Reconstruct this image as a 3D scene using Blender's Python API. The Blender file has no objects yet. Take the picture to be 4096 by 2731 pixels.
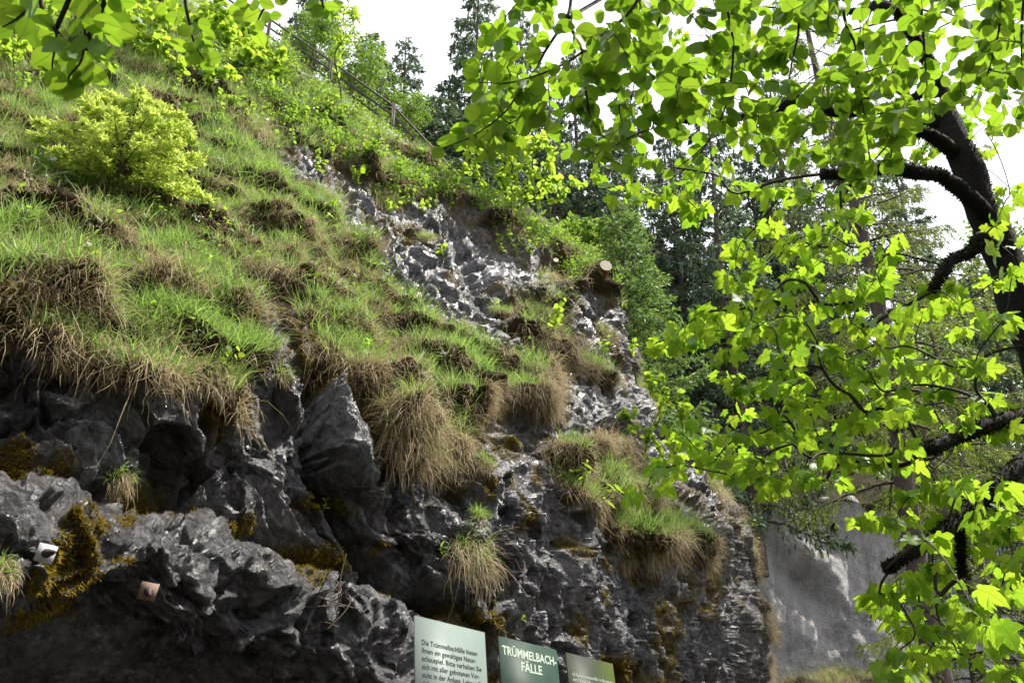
import bpy, math, random
import numpy as np
from mathutils import Vector, Matrix

# ------------------------------------------------------------------ camera, sky, sun, exposure
SC = bpy.context.scene
COL = SC.collection
R = math.radians
CAM_H, PITCH, FPX = 1.65, R(24), 3186.0
cam = bpy.data.cameras.new('camera')
cam.lens = 28.0; cam.sensor_width = 36.0; cam.clip_start = 0.05; cam.clip_end = 3000
cam.dof.use_dof = True; cam.dof.focus_distance = 11.0; cam.dof.aperture_fstop = 8.0
camo = bpy.data.objects.new('camera', cam); COL.objects.link(camo)
camo.location = (0, 0, CAM_H); camo.rotation_euler = (R(90) + PITCH, 0, 0)
SC.camera = camo

SUN_AZ, SUN_EL = R(78), R(56)
SUN_DIR = np.array([math.cos(SUN_EL) * math.sin(SUN_AZ), math.cos(SUN_EL) * math.cos(SUN_AZ), math.sin(SUN_EL)])
world = bpy.data.worlds.new('World'); SC.world = world; world.use_nodes = True
wn = world.node_tree; wn.nodes.clear()
w_out = wn.nodes.new('ShaderNodeOutputWorld'); w_bg = wn.nodes.new('ShaderNodeBackground')
w_sky = wn.nodes.new('ShaderNodeTexSky'); w_sky.sky_type = 'NISHITA'; w_sky.sun_disc = False
w_sky.sun_elevation = SUN_EL; w_sky.sun_rotation = SUN_AZ; w_sky.dust_density = 2.5; w_sky.air_density = 1.0
w_tc = wn.nodes.new('ShaderNodeTexCoord'); w_ns = wn.nodes.new('ShaderNodeTexNoise')
w_ns.inputs['Scale'].default_value = 1.6; w_ns.inputs['Detail'].default_value = 5
w_rp = wn.nodes.new('ShaderNodeMapRange'); w_rp.inputs['From Min'].default_value = 0.3; w_rp.inputs['From Max'].default_value = 0.75
w_rp.inputs['To Min'].default_value = 0.98; w_rp.inputs['To Max'].default_value = 0.72
w_mx = wn.nodes.new('ShaderNodeMix'); w_mx.data_type = 'RGBA'
w_mx.inputs['B'].default_value = (7.6, 7.7, 8.1, 1)          # thin bright cloud over the whole sky
wn.links.new(w_tc.outputs['Generated'], w_ns.inputs['Vector']); wn.links.new(w_ns.outputs['Fac'], w_rp.inputs['Value'])
wn.links.new(w_rp.outputs['Result'], w_mx.inputs['Factor']); wn.links.new(w_sky.outputs['Color'], w_mx.inputs['A'])
wn.links.new(w_mx.outputs['Result'], w_bg.inputs['Color']); w_bg.inputs['Strength'].default_value = 0.14
wn.links.new(w_bg.outputs['Background'], w_out.inputs['Surface'])

sun = bpy.data.lights.new('sun', 'SUN'); sun.energy = 5.0; sun.angle = R(0.6); sun.color = (1.0, 0.95, 0.86)
suno = bpy.data.objects.new('sun', sun); COL.objects.link(suno)
suno.rotation_euler = Vector(-SUN_DIR).to_track_quat('-Z', 'Y').to_euler()
SC.view_settings.view_transform = 'Standard'; SC.view_settings.look = 'None'
SC.view_settings.exposure = 0.85; SC.view_settings.gamma = 1.0; SC.view_settings.use_curve_mapping = False
SC.cycles.sample_clamp_indirect = 4.0
SC.cycles.max_bounces = 7; SC.cycles.diffuse_bounces = 3; SC.cycles.glossy_bounces = 2
SC.cycles.transmission_bounces = 4; SC.cycles.transparent_max_bounces = 4

rng = np.random.default_rng(7)
random.seed(7)

# ------------------------------------------------------------------ helpers
FW = np.array([0, math.cos(PITCH), math.sin(PITCH)]); UPV = np.array([0, -math.sin(PITCH), math.cos(PITCH)])
CAMP = np.array([0, 0, CAM_H])

def unp(x, y, z):
    """point seen at photograph pixel (x, y), z metres along the view axis"""
    x = np.asarray(x, float); y = np.asarray(y, float); z = np.asarray(z, float)
    return CAMP + z[..., None] * (((x - 2048) / FPX)[..., None] * np.array([1., 0, 0]) + ((1365.5 - y) / FPX)[..., None] * UPV + FW)

def prj(P):
    q = np.asarray(P, float) - CAMP
    z = q @ FW
    zz = np.where(np.abs(z) < 1e-3, 1e-3, z)
    return 2048 + FPX * q[..., 0] / zz, 1365.5 - FPX * (q @ UPV) / zz, z

def nrm(v):
    v = np.asarray(v, float)
    return v / (np.linalg.norm(v, axis=-1, keepdims=True) + 1e-12)

def sstep(a, b, x):
    t = np.clip((x - a) / (b - a), 0, 1)
    return t * t * (3 - 2 * t)

_perm = np.random.default_rng(11).permutation(256).astype(np.int64)
_perm = np.concatenate([_perm, _perm, _perm])
_grad = nrm(np.random.default_rng(12).normal(size=(256, 3)))

def perlin(P):
    P = np.asarray(P, float)
    i = np.floor(P).astype(np.int64); f = P - i; i &= 255
    u = f * f * f * (f * (f * 6 - 15) + 10)
    out = 0
    for dx in (0, 1):
        for dy in (0, 1):
            for dz in (0, 1):
                h = _perm[_perm[_perm[(i[..., 0] + dx) & 255] + ((i[..., 1] + dy) & 255)] + ((i[..., 2] + dz) & 255)]
                g = _grad[h & 255]
                d = f - np.array([dx, dy, dz])
                w = (u[..., 0] if dx else 1 - u[..., 0]) * (u[..., 1] if dy else 1 - u[..., 1]) * (u[..., 2] if dz else 1 - u[..., 2])
                out = out + w * (g * d).sum(-1)
    return out * 1.6

def fbm(P, o=4, lac=2.03, g=0.5):
    s, a = 0, 1.0
    for k in range(o):
        s = s + a * perlin(P * lac ** k + 17.3 * k); a *= g
    return s

def ridged(P, o=3, lac=2.1, g=0.5):
    s, a = 0, 1.0
    for k in range(o):
        s = s + a * (1 - 2 * np.abs(perlin(P * lac ** k + 31.7 * k))); a *= g
    return s

def facets(P, seed):
    """broken-rock relief: every cell is a randomly tilted flat chip"""
    P = np.asarray(P, float); i0 = np.floor(P).astype(np.int64); best = np.full(P.shape[0], 1e9); out = np.zeros(P.shape[0])
    J = np.random.default_rng(seed).random((256, 3)); G = nrm(np.random.default_rng(seed + 1).normal(size=(256, 3)))
    for dx in (-1, 0, 1):
        for dy in (-1, 0, 1):
            for dz in (-1, 0, 1):
                c = i0 + [dx, dy, dz]
                h = _perm[_perm[_perm[c[:, 0] & 255] + (c[:, 1] & 255)] + (c[:, 2] & 255)] & 255
                q_ = P - c - J[h]; d = (q_ * q_).sum(1); m = d < best
                best[m] = d[m]; out[m] = (q_[m] * G[h[m]]).sum(1) + .25 * (h[m] / 255.0 - .5)
    return out

def tps(pts, vals, X, Y):
    """smooth thin-plate surface through control values"""
    p = np.asarray(pts, float) / 1000; n = len(p)
    def U(r2): return np.where(r2 > 0, r2 * np.log(r2 + 1e-12), 0)
    A = U(((p[:, None] - p[None]) ** 2).sum(-1)) + 0.004 * np.eye(n)
    Pm = np.c_[np.ones(n), p]
    M = np.block([[A, Pm], [Pm.T, np.zeros((3, 3))]])
    c = np.linalg.solve(M, np.r_[vals, 0, 0, 0])
    x = X.ravel() / 1000; y = Y.ravel() / 1000
    o = c[n] + c[n + 1] * x + c[n + 2] * y
    for k in range(n): o = o + c[k] * U((x - p[k, 0]) ** 2 + (y - p[k, 1]) ** 2)
    return o.reshape(X.shape)

def inpoly(X, Y, poly):
    poly = np.asarray(poly, float); r = np.zeros(X.shape, bool); j = len(poly) - 1
    for i in range(len(poly)):
        xi, yi = poly[i]; xj, yj = poly[j]
        c = ((yi > Y) != (yj > Y)) & (X < (xj - xi) * (Y - yi) / ((yj - yi) or 1e-9) + xi)
        r ^= c; j = i
    return r

def polyline(pts, n):
    pts = np.asarray(pts, float)
    d = np.r_[0, np.cumsum(np.linalg.norm(np.diff(pts, axis=0), axis=1))]
    t = np.linspace(0, d[-1], n)
    return np.stack([np.interp(t, d, pts[:, k]) for k in range(pts.shape[1])], 1)

def smooth_line(pts, n):
    """Catmull-Rom through control points"""
    p = np.asarray(pts, float)
    if len(p) < 3: return polyline(p, n)
    p = np.vstack([2 * p[0] - p[1], p, 2 * p[-1] - p[-2]])
    out = []
    m = max(2, int(math.ceil(n / (len(p) - 3))))
    for i in range(1, len(p) - 2):
        t = np.linspace(0, 1, m, endpoint=False)[:, None]
        a, b, c, d = p[i - 1], p[i], p[i + 1], p[i + 2]
        out.append(0.5 * (2 * b + (c - a) * t + (2 * a - 5 * b + 4 * c - d) * t ** 2 + (3 * b - a - 3 * c + d) * t ** 3))
    out.append(p[-2][None])
    return np.vstack(out)

# mesh building -----------------------------------------------------
def mesh(name, V, faces, rnd=None, attrs=None, smooth=True, vattrs=None):
    """faces: list of (n,k) index arrays"""
    V = np.asarray(V, np.float32)
    faces = [np.asarray(f, np.int32) for f in faces if len(f)]
    me = bpy.data.meshes.new(name)
    me.vertices.add(len(V)); me.vertices.foreach_set('co', V.ravel())
    nl = sum(f.size for f in faces); nf = sum(len(f) for f in faces)
    me.loops.add(nl); me.polygons.add(nf)
    me.loops.foreach_set('vertex_index', np.concatenate([f.ravel() for f in faces]))
    st, o = [], 0
    for f in faces:
        st.append(o + np.arange(len(f), dtype=np.int32) * f.shape[1]); o += f.size
    me.polygons.foreach_set('loop_start', np.concatenate(st))
    if smooth: me.polygons.foreach_set('use_smooth', np.ones(nf, bool))
    if rnd is not None: attrs = dict(attrs or {}, rnd=rnd)
    for k, v in (attrs or {}).items():
        a = me.attributes.new(k, 'FLOAT', 'POINT'); a.data.foreach_set('value', np.asarray(v, np.float32))
    for k, v in (vattrs or {}).items():
        a = me.attributes.new(k, 'FLOAT_VECTOR', 'POINT'); a.data.foreach_set('vector', np.asarray(v, np.float32).ravel())
    me.update()
    return me

class Bag:
    """collects pieces of geometry for ONE mesh"""
    def __init__(s): s.V, s.F, s.r, s.n, s.uv = [], {}, [], 0, []
    def add(s, V, faces, rnd=0.5, uv=None):
        V = np.asarray(V, float).reshape(-1, 3)
        for f in faces:
            f = np.asarray(f, np.int64)
            if f.size: s.F.setdefault(f.shape[1], []).append(f + s.n)
        if uv is not None: s.uv.append(uv)
        s.V.append(V); s.r.append(np.broadcast_to(np.asarray(rnd, float), (len(V),))); s.n += len(V)
    def mesh(s, name, smooth=True):
        return mesh(name, np.vstack(s.V), [np.vstack(f) for f in s.F.values()], np.concatenate(s.r), attrs={'lu': np.concatenate(s.uv)[:, 0], 'lv': np.concatenate(s.uv)[:, 1]} if s.uv else None, smooth=smooth)

def put(name, me, mat=None, parent=None, kind=None, label=None, cat=None, group=None):
    o = bpy.data.objects.new(name, me); COL.objects.link(o)
    if mat is not None and me is not None and not me.materials: me.materials.append(mat)
    if parent is not None: o.parent = parent; o.matrix_parent_inverse = parent.matrix_basis.inverted()
    if kind: o['kind'] = kind
    if label: o['label'] = label
    if cat: o['category'] = cat
    if group: o['group'] = group
    return o

def thing(name, label, cat, loc=(0, 0, 0), group=None):
    o = bpy.data.objects.new(name, None); COL.objects.link(o)
    o.empty_display_size = 0.1
    o.location = tuple(float(v) for v in loc); o['label'] = label; o['category'] = cat
    if group: o['group'] = group
    bpy.context.view_layer.update() if False else None
    return o

def tube(bag, pts, rad, sides=6, rnd=0.5, lump=0.0, cap=True, seed=0):
    pts = np.asarray(pts, float); n = len(pts)
    rad = np.broadcast_to(np.asarray(rad, float), (n,))
    T = nrm(np.gradient(pts, axis=0))
    ref = np.array([0, 0, 1.]) if abs(T[0][2]) < 0.9 else np.array([1., 0, 0])
    A = np.zeros((n, 3)); a = nrm(np.cross(T[0], ref))
    for i in range(n):
        a = nrm(a - T[i] * (a @ T[i])); A[i] = a
    B = np.cross(T, A)
    th = np.arange(sides) * 2 * np.pi / sides
    V = pts[:, None] + rad[:, None, None] * (np.cos(th)[None, :, None] * A[:, None] + np.sin(th)[None, :, None] * B[:, None])
    if lump:
        d = V - pts[:, None]
        k = fbm(V * (0.28 / max(rad.mean(), 1e-3)) + seed, 3)
        V = pts[:, None] + d * (1 + lump * k[..., None])
    V = V.reshape(-1, 3)
    i = np.arange(n - 1)[:, None] * sides; j = np.arange(sides)[None]; j2 = (j + 1) % sides
    F4 = np.stack([i + j, i + j2, i + sides + j2, i + sides + j], -1).reshape(-1, 4)
    fs = [F4]
    if cap:
        V = np.vstack([V, pts[-1] + T[-1] * rad[-1] * 0.4]); c = len(V) - 1; b = (n - 1) * sides
        fs.append(np.stack([b + np.arange(sides), b + (np.arange(sides) + 1) % sides, np.full(sides, c)], -1))
    bag.add(V, fs, rnd)

def box(bag, c, X, Y, Z, rnd=0.5):
    """box from centre and three half-axis vectors"""
    c, X, Y, Z = (np.asarray(v, float) for v in (c, X, Y, Z))
    V = np.array([c + sx * X + sy * Y + sz * Z for sz in (-1, 1) for sy in (-1, 1) for sx in (-1, 1)])
    bag.add(V, [[[0, 2, 3, 1], [4, 5, 7, 6], [0, 1, 5, 4], [2, 6, 7, 3], [0, 4, 6, 2], [1, 3, 7, 5]]], rnd)

def blades(root, d0, L, W, droop, nseg=2, wav=0.15):
    """grass blades: bent tapering strips. returns V, faces, index of blade per vertex"""
    n = len(root)
    side = nrm(np.cross(d0, rng.normal(size=(n, 3)) + np.array([0.3, -0.6, 0.2])))
    P = [root]; d = d0.copy(); p = root.copy(); step = (L / nseg)[:, None]
    for k in range(nseg):
        p = p + d * step; P.append(p)
        d = nrm(d + np.array([0, 0, -1.]) * droop[:, None] + rng.normal(size=(n, 3)) * wav)
    Vs = []
    for k in range(nseg):
        w = (W * (1 - 0.55 * k / nseg))[:, None] * 0.5
        Vs += [P[k] - side * w, P[k] + side * w]
    Vs.append(P[nseg])
    m = 2 * nseg + 1
    V = np.stack(Vs, 1).reshape(-1, 3)
    b = (np.arange(n) * m)[:, None]
    F4 = [np.concatenate([b + 2 * k, b + 2 * k + 1, b + 2 * k + 3, b + 2 * k + 2], 1) for k in range(nseg - 1)]
    F3 = np.concatenate([b + 2 * nseg - 2, b + 2 * nseg - 1, b + 2 * nseg], 1)
    return V, ([np.vstack(F4)] if F4 else []) + [F3], np.repeat(np.arange(n), m)

# materials -----------------------------------------------------------
class NT:
    def __init__(s, name):
        s.m = bpy.data.materials.new(name); s.m.use_nodes = True; s.t = s.m.node_tree; s.t.nodes.clear()
        s.out = s.n('ShaderNodeOutputMaterial')
    def n(s, t, **kw):
        o = s.t.nodes.new(t)
        for k, v in kw.items(): setattr(o, k, v)
        return o
    def l(s, a, b): s.t.links.new(a, b)
    def val(s, sock, v):
        if hasattr(v, 'node'): s.l(v, sock)
        else: sock.default_value = v
    def noise(s, vec, scale, detail=4, rough=0.55, dist=0.0):
        o = s.n('ShaderNodeTexNoise'); s.l(vec, o.inputs['Vector'])
        o.inputs['Scale'].default_value = scale; o.inputs['Detail'].default_value = detail
        o.inputs['Roughness'].default_value = rough; o.inputs['Distortion'].default_value = dist
        return o.outputs['Fac']
    def rng(s, v, a, b, c=0.0, d=1.0):
        o = s.n('ShaderNodeMapRange'); s.l(v, o.inputs['Value'])
        for k, x in zip(('From Min', 'From Max', 'To Min', 'To Max'), (a, b, c, d)): o.inputs[k].default_value = x
        return o.outputs['Result']
    def mix(s, f, a, b):
        o = s.n('ShaderNodeMix', data_type='RGBA')
        s.val(o.inputs['Factor'], f)
        for k, x in (('A', a), ('B', b)):
            if hasattr(x, 'node'): s.l(x, o.inputs[k])
            else: o.inputs[k].default_value = (*x, 1)
        return o.outputs['Result']
    def math(s, op, a, b=0.0):
        o = s.n('ShaderNodeMath', operation=op); s.val(o.inputs[0], a); s.val(o.inputs[1], b); return o.outputs[0]
    def attr(s, name): return s.n('ShaderNodeAttribute', attribute_name=name).outputs['Fac']
    def bump(s, h, dist, strength=1.0, normal=None):
        o = s.n('ShaderNodeBump'); s.l(h, o.inputs['Height']); o.inputs['Distance'].default_value = dist
        o.inputs['Strength'].default_value = strength
        if normal is not None: s.l(normal, o.inputs['Normal'])
        return o.outputs['Normal']
    def bsdf(s, col, rough=0.6, spec=0.5, normal=None, metal=0.0):
        o = s.n('ShaderNodeBsdfPrincipled')
        if hasattr(col, 'node'): s.l(col, o.inputs['Base Color'])
        else: o.inputs['Base Color'].default_value = (*col, 1)
        s.val(o.inputs['Roughness'], rough); s.val(o.inputs['Specular IOR Level'], spec); o.inputs['Metallic'].default_value = metal
        if normal is not None: s.l(normal, o.inputs['Normal'])
        return o.outputs['BSDF']
    def done(s, sh): s.l(sh, s.out.inputs['Surface']); return s.m

def rnd01(N):
    oi = N.n('ShaderNodeObjectInfo')
    return N.math('FRACT', N.math('ADD', N.attr('rnd'), oi.outputs['Random']))

def leaf_mat(name, c1, c2, t1, t2, fac=0.5, rough=0.42, spec=0.35, vein=None):
    """leaf blade: reflected colour c, transmitted colour t, varied leaf by leaf; vein = 'pinnate' or 'palmate'"""
    N = NT(name); r = rnd01(N)
    tc = N.n('ShaderNodeTexCoord').outputs['Object']
    v = N.noise(tc, 3.0, 3)
    r2 = N.math('ADD', N.math('MULTIPLY', r, 0.8), N.math('MULTIPLY', v, 0.2))
    cr, ct = N.mix(r2, c1, c2), N.mix(r2, t1, t2)
    if vein:
        lu = N.math('ABSOLUTE', N.attr('lu')); lv = N.attr('lv')
        mid = N.rng(lu, .012, .030, 1, 0)
        if vein == 'pinnate': w_ = N.math('MULTIPLY', N.math('SUBTRACT', lv, N.math('MULTIPLY', lu, .75)), 9.0)
        else: w_ = N.math('ADD', N.math('MULTIPLY', N.math('ARCTAN2', lu, N.math('ADD', lv, .02)), 1.55), .5)
        f = N.math('ABSOLUTE', N.math('SUBTRACT', N.math('FRACT', w_), .5))
        side = N.rng(f, .40, .48, 0, .7) if vein == 'pinnate' else N.rng(f, .05, .02, 0, .8)
        k = N.math('MAXIMUM', mid, side)
        blot = N.rng(N.noise(tc, 7.0, 4, .6), .60, .72, 0, .35)
        cr = N.mix(k, cr, tuple(min(1, x * 1.5 + .02) for x in c1)); ct = N.mix(N.math('MULTIPLY', k, .75), ct, tuple(x * .55 for x in t2))
        ct = N.mix(blot, ct, (t1[0] * 1.1, t1[1] * .82, t1[2]))
    b = N.bsdf(cr, rough, spec)
    t = N.n('ShaderNodeBsdfTranslucent'); N.l(ct, t.inputs['Color'])
    mx = N.n('ShaderNodeMixShader'); mx.inputs[0].default_value = fac
    N.l(b, mx.inputs[1]); N.l(t.outputs[0], mx.inputs[2])
    return N.done(mx.outputs[0])

M_BEECH = leaf_mat('beech_leaf', (.085, .17, .014), (.055, .13, .012), (.36, .54, .03), (.20, .38, .02), 0.55, vein='pinnate')
M_MAPLE = leaf_mat('maple_leaf', (.09, .19, .014), (.06, .15, .012), (.50, .68, .04), (.20, .40, .02), 0.56, vein='palmate')
M_HAZEL = leaf_mat('hazel_leaf', (.14, .26, .03), (.08, .17, .022), (.54, .72, .06), (.34, .52, .04), 0.53)
M_HERB = leaf_mat('herb_leaf', (.12, .23, .035), (.08, .16, .025), (.40, .58, .06), (.26, .42, .04), 0.5)
M_TREE = leaf_mat('broadleaf', (.08, .15, .025), (.05, .11, .02), (.28, .42, .05), (.18, .32, .04), 0.45)
M_GRASS = leaf_mat('grass_blade', (.13, .25, .05), (.20, .29, .085), (.34, .55, .09), (.46, .60, .15), 0.45, 0.4, 0.4)
M_DRY = leaf_mat('dead_grass_blade', (.46, .38, .23), (.30, .23, .13), (.50, .40, .22), (.30, .22, .12), 0.35, 0.55, 0.3)
M_SPRUCE = leaf_mat('spruce_needle', (.11, .16, .09), (.065, .105, .06), (.17, .24, .10), (.09, .14, .06), 0.35, 0.45, 0.4)  # needle greens lightened to stand in for distance haze
M_NEAR = leaf_mat('near_spruce_needle', (.16, .21, .04), (.035, .06, .02), (.34, .42, .05), (.06, .09, .02), 0.38, 0.45, 0.3)
M_FIR = leaf_mat('young_fir_needle', (.13, .22, .06), (.06, .12, .04), (.32, .47, .09), (.14, .24, .05), 0.42, 0.45, 0.3)
M_SAPL = leaf_mat('fresh_needle', (.17, .25, .04), (.42, .54, .10), (.38, .50, .06), (.76, .86, .18), 0.52, 0.45, 0.3)
M_MOSS = leaf_mat('moss_frond', (.30, .20, .018), (.17, .13, .016), (.34, .25, .02), (.20, .15, .018), 0.3, 0.8, 0.1)
M_TRMOSS = leaf_mat('trunk_moss', (.024, .026, .007), (.014, .013, .005), (.045, .05, .008), (.02, .022, .005), 0.2, 0.9, 0.1)
M_FLOWER = leaf_mat('white_petal', (.75, .76, .7), (.62, .64, .56), (.6, .62, .5), (.5, .52, .4), 0.3, 0.6, 0.2)

def bark_mat(name, a, b, scale, rough=0.85, bd=0.02):
    N = NT(name); tc = N.n('ShaderNodeTexCoord').outputs['Object']
    f = N.noise(tc, scale, 6, 0.65); g = N.noise(tc, scale * 5, 4, 0.6)
    c = N.mix(N.rng(f, .35, .65), a, b)
    nr = N.bump(N.math('ADD', f, N.math('MULTIPLY', g, .4)), bd, 0.9)
    return N.done(N.bsdf(c, rough, 0.2, nr))
M_BARK = bark_mat('dark_mossy_bark', (.014, .0115, .0095), (.007, .0065, .005), 7)
M_TWIG = bark_mat('twig_bark', (.06, .045, .035), (.035, .028, .022), 25, 0.7, 0.004)
M_GTWIG = bark_mat('green_grey_twig', (.12, .12, .07), (.08, .075, .05), 25, 0.7, 0.004)
M_SBARK = bark_mat('spruce_bark', (.13, .10, .085), (.07, .055, .05), 9, 0.9, 0.03)

def rock_mat():
    N = NT('wet_limestone'); tc = N.n('ShaderNodeTexCoord').outputs['Object']
    v = N.n('ShaderNodeAttribute', attribute_name='strata').outputs['Vector']
    big = N.noise(v, 0.7, 7, 0.62, 0.4); med = N.math('ADD', N.math('MULTIPLY', N.noise(v, 3.0, 8, 0.66, 0.3), .5), N.math('MULTIPLY', N.noise(tc, 5.5, 10, 0.74, 0.2), .5)); fin = N.noise(tc, 24, 8, 0.78)
    c = N.mix(N.rng(big, .36, .66), (.04, .037, .041), (.13, .122, .13))
    c = N.mix(N.rng(med, .50, .62, 0, .85), c, (.33, .32, .325))
    v3 = N.noise(v, 14, 7, .72, .4)
    c = N.mix(N.rng(v3, .49, .60, 0, .75), c, (.30, .29, .315))
    c = N.mix(N.rng(N.noise(v, 9, 7, .75, .3), .52, .43, 0, .85), c, (.016, .015, .015))
    c = N.mix(N.rng(N.noise(tc, 1.9, 5, .6), .52, .68, 0, .55), c, (.075, .055, .042))
    c = N.mix(N.rng(N.noise(tc, 3.1, 5, .6), .56, .70, 0, .5), c, (.11, .125, .105))
    moss = N.math('MULTIPLY', N.attr('moss'), N.rng(N.noise(tc, 9, 5, .7), .35, .55))
    soil = N.attr('soil')
    c = N.mix(soil, c, N.mix(N.rng(med, .4, .6), (.035, .026, .016), (.075, .06, .025)))
    c = N.mix(moss, c, N.mix(N.rng(fin, .4, .6), (.07, .055, .010), (.19, .13, .013)))
    h = N.math('ADD', N.math('MULTIPLY', med, 1.3), N.math('MULTIPLY', fin, 0.42))
    vo = N.n('ShaderNodeTexVoronoi', feature='F1'); N.l(tc, vo.inputs['Vector']); vo.inputs['Scale'].default_value = 9
    h = N.math('ADD', h, N.math('MULTIPLY', vo.outputs['Distance'], 0.35))
    nr = N.bump(h, 0.15, 1.0)
    dry = N.math('MAXIMUM', N.math('MAXIMUM', moss, soil), 0.0)
    rough = N.math('ADD', N.rng(N.noise(tc, 2.3, 4), .35, .65, .12, .50), N.math('MULTIPLY', dry, .5))
    spec = N.math('SUBTRACT', 0.75, N.math('MULTIPLY', dry, .7))
    sh = N.bsdf(c, rough, spec, nr); p = sh.node
    N.l(N.math('MULTIPLY', N.math('SUBTRACT', 1.0, N.math('MINIMUM', dry, 1.0)), N.rng(N.noise(tc, 1.4, 4), .38, .55, .15, .6)), p.inputs['Coat Weight'])
    p.inputs['Coat Roughness'].default_value = .34; N.l(nr, p.inputs['Coat Normal'])
    return N.done(sh)
M_ROCK = rock_mat()

def grey_rock_mat():
    N = NT('pale_grey_rock'); tc = N.n('ShaderNodeTexCoord').outputs['Object']
    mp = N.n('ShaderNodeMapping'); N.l(tc, mp.inputs['Vector']); mp.inputs['Rotation'].default_value = (0, .75, 0)
    mp.inputs['Scale'].default_value = (1.5, 1, .4)
    st = N.noise(mp.outputs['Vector'], .5, 6, .6, .8); md = N.noise(tc, 1.6, 9, .7); fn = N.noise(tc, 9, 6, .7)
    c = N.mix(N.rng(st, .38, .62), (.28, .275, .285), (.52, .505, .495))
    c = N.mix(N.rng(md, .42, .62, 0, .65), c, (.58, .565, .55))
    c = N.mix(N.rng(N.noise(mp.outputs['Vector'], .9, 4, .5, 1.0), .60, .68, 0, .6), c, (.50, .37, .26))
    c = N.mix(N.rng(fn, .42, .36, 0, .7), c, (.18, .175, .185)); c = N.mix(N.rng(N.noise(mp.outputs['Vector'], 3.0, 8, .7, .5), .53, .62, 0, .6), c, (.62, .61, .60))
    nr = N.bump(N.math('ADD', md, N.math('MULTIPLY', fn, .6)), .45, 1.0)
    return N.done(N.bsdf(c, .75, .3, nr))
M_GREY = grey_rock_mat()

def plain(name, a, b, scale, rough=0.7, spec=0.4, bd=0.003, metal=0.0):
    N = NT(name); tc = N.n('ShaderNodeTexCoord').outputs['Object']
    f = N.noise(tc, scale, 6, .65)
    return N.done(N.bsdf(N.mix(N.rng(f, .35, .65), a, b), rough, spec, N.bump(f, bd, .6), metal))
M_EARTH = plain('forest_floor', (.035, .04, .018), (.075, .06, .04), 1.3, .95, .1, .2)
M_GRAVEL = plain('gravel_path', (.085, .08, .07), (.05, .048, .042), 9, .95, .1, .02)
M_RUST = plain('rusty_steel', (.030, .018, .016), (.055, .030, .024), 14, .6, .4)
M_PLATE = plain('galvanised_plate', (.52, .50, .53), (.36, .34, .36), 9, .5, .5)
M_RPLATE = plain('rust_stained_plate', (.30, .20, .16), (.16, .10, .08), 11, .7, .4)
M_CONC = plain('weathered_concrete', (.52, .51, .49), (.34, .33, .31), 8, .9, .2, .01)
M_LOG = plain('peeled_wood', (.23, .13, .055), (.13, .075, .035), 9, .8, .2, .01)
M_CUT = plain('sawn_wood', (.62, .55, .42), (.48, .42, .31), 20, .8, .2, .002)
M_OLDW = plain('grey_weathered_wood', (.18, .14, .10), (.10, .08, .06), 20, .8, .2, .004)
M_SIGNL = plain('pale_green_panel', (.17, .21, .19), (.15, .19, .172), 2, .5, .25, .0003)
M_SIGND = plain('dark_green_panel', (.018, .042, .031), (.028, .056, .038), 5, .55, .2, .0003)
M_LETD = plain('black_lettering', (.012, .013, .013), (.016, .016, .016), 5, .5, .3, .0001)
M_LETL = plain('cream_lettering', (.46, .52, .44), (.43, .49, .41), 5, .5, .3, .0001)
def sign3_mat():
    N = NT('printed_forest_panel'); tc = N.n('ShaderNodeTexCoord').outputs['Object']
    f = N.noise(tc, 2.2, 2, .4)
    sx = N.n('ShaderNodeSeparateXYZ'); N.l(tc, sx.inputs[0])
    c = N.mix(N.rng(f, .35, .7), (.010, .016, .010), (.022, .034, .012))
    c = N.mix(N.math('MULTIPLY', N.rng(sx.outputs['X'], .35, .75), N.rng(f, .3, .6)), c, (.05, .068, .008))
    return N.done(N.bsdf(c, .55, .2))
M_SIGN3 = sign3_mat()

# ------------------------------------------------------------------ ground
def ground():
    n = 60; g = np.linspace(-1, 1, n); g = np.sign(g) * np.abs(g) ** 2.2 * 160
    X, Y = np.meshgrid(g, g)
    Z = fbm(np.stack([X * .15, Y * .15, 0 * X], -1), 3) * .05
    V = np.stack([X, Y, Z], -1).reshape(-1, 3)
    i = (np.arange(n - 1)[:, None] * n + np.arange(n - 1)[None]).ravel()
    return mesh('ground', V, [np.stack([i, i + 1, i + n + 1, i + n], -1)])
put('ground', ground(), M_GRAVEL, kind='structure')

# ------------------------------------------------------------------ the cliff
S = 4096 / 2352.0            # notes taken on a 2352-px view of the photograph
NS, NB, NTT = 640, 14, 560   # columns, rows below, rows on the face
XR, XT = 26, 34              # columns round the far edge, rows over the top
Bc = polyline([(-620, 2960), (3080, 2960)], NS)
Tc = polyline([(-620, -870), (738, 0), (990, 160), (1360, 415), (1620, 600), (1750, 690), (1900, 800), (2060, 885), (2200, 955), (2310, 1010), (2405, 1072)], NS)
Lc = polyline([(-620, 2960), (-620, -870)], NTT)
Rc = smooth_line([(3080, 2960), (3045, 2731), (3030, 2560), (3012, 2440), (2996, 2340), (2985, 2230), (2950, 2100), (2900, 1995), (2800, 1880), (2650, 1750), (2590, 1635), (2530, 1530), (2490, 1390), (2440, 1230), (2405, 1072)], NTT)
Rc = polyline(Rc, NTT)
s_ = np.linspace(0, 1, NS)[None, :, None]; t_ = np.linspace(0, 1, NTT)[:, None, None]
PX = (1 - t_) * Bc[None] + t_ * Tc[None] + (1 - s_) * Lc[:, None] + s_ * Rc[:, None] \
    - ((1 - s_) * (1 - t_) * Bc[0] + s_ * (1 - t_) * Bc[-1] + (1 - s_) * t_ * Tc[0] + s_ * t_ * Tc[-1])
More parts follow.
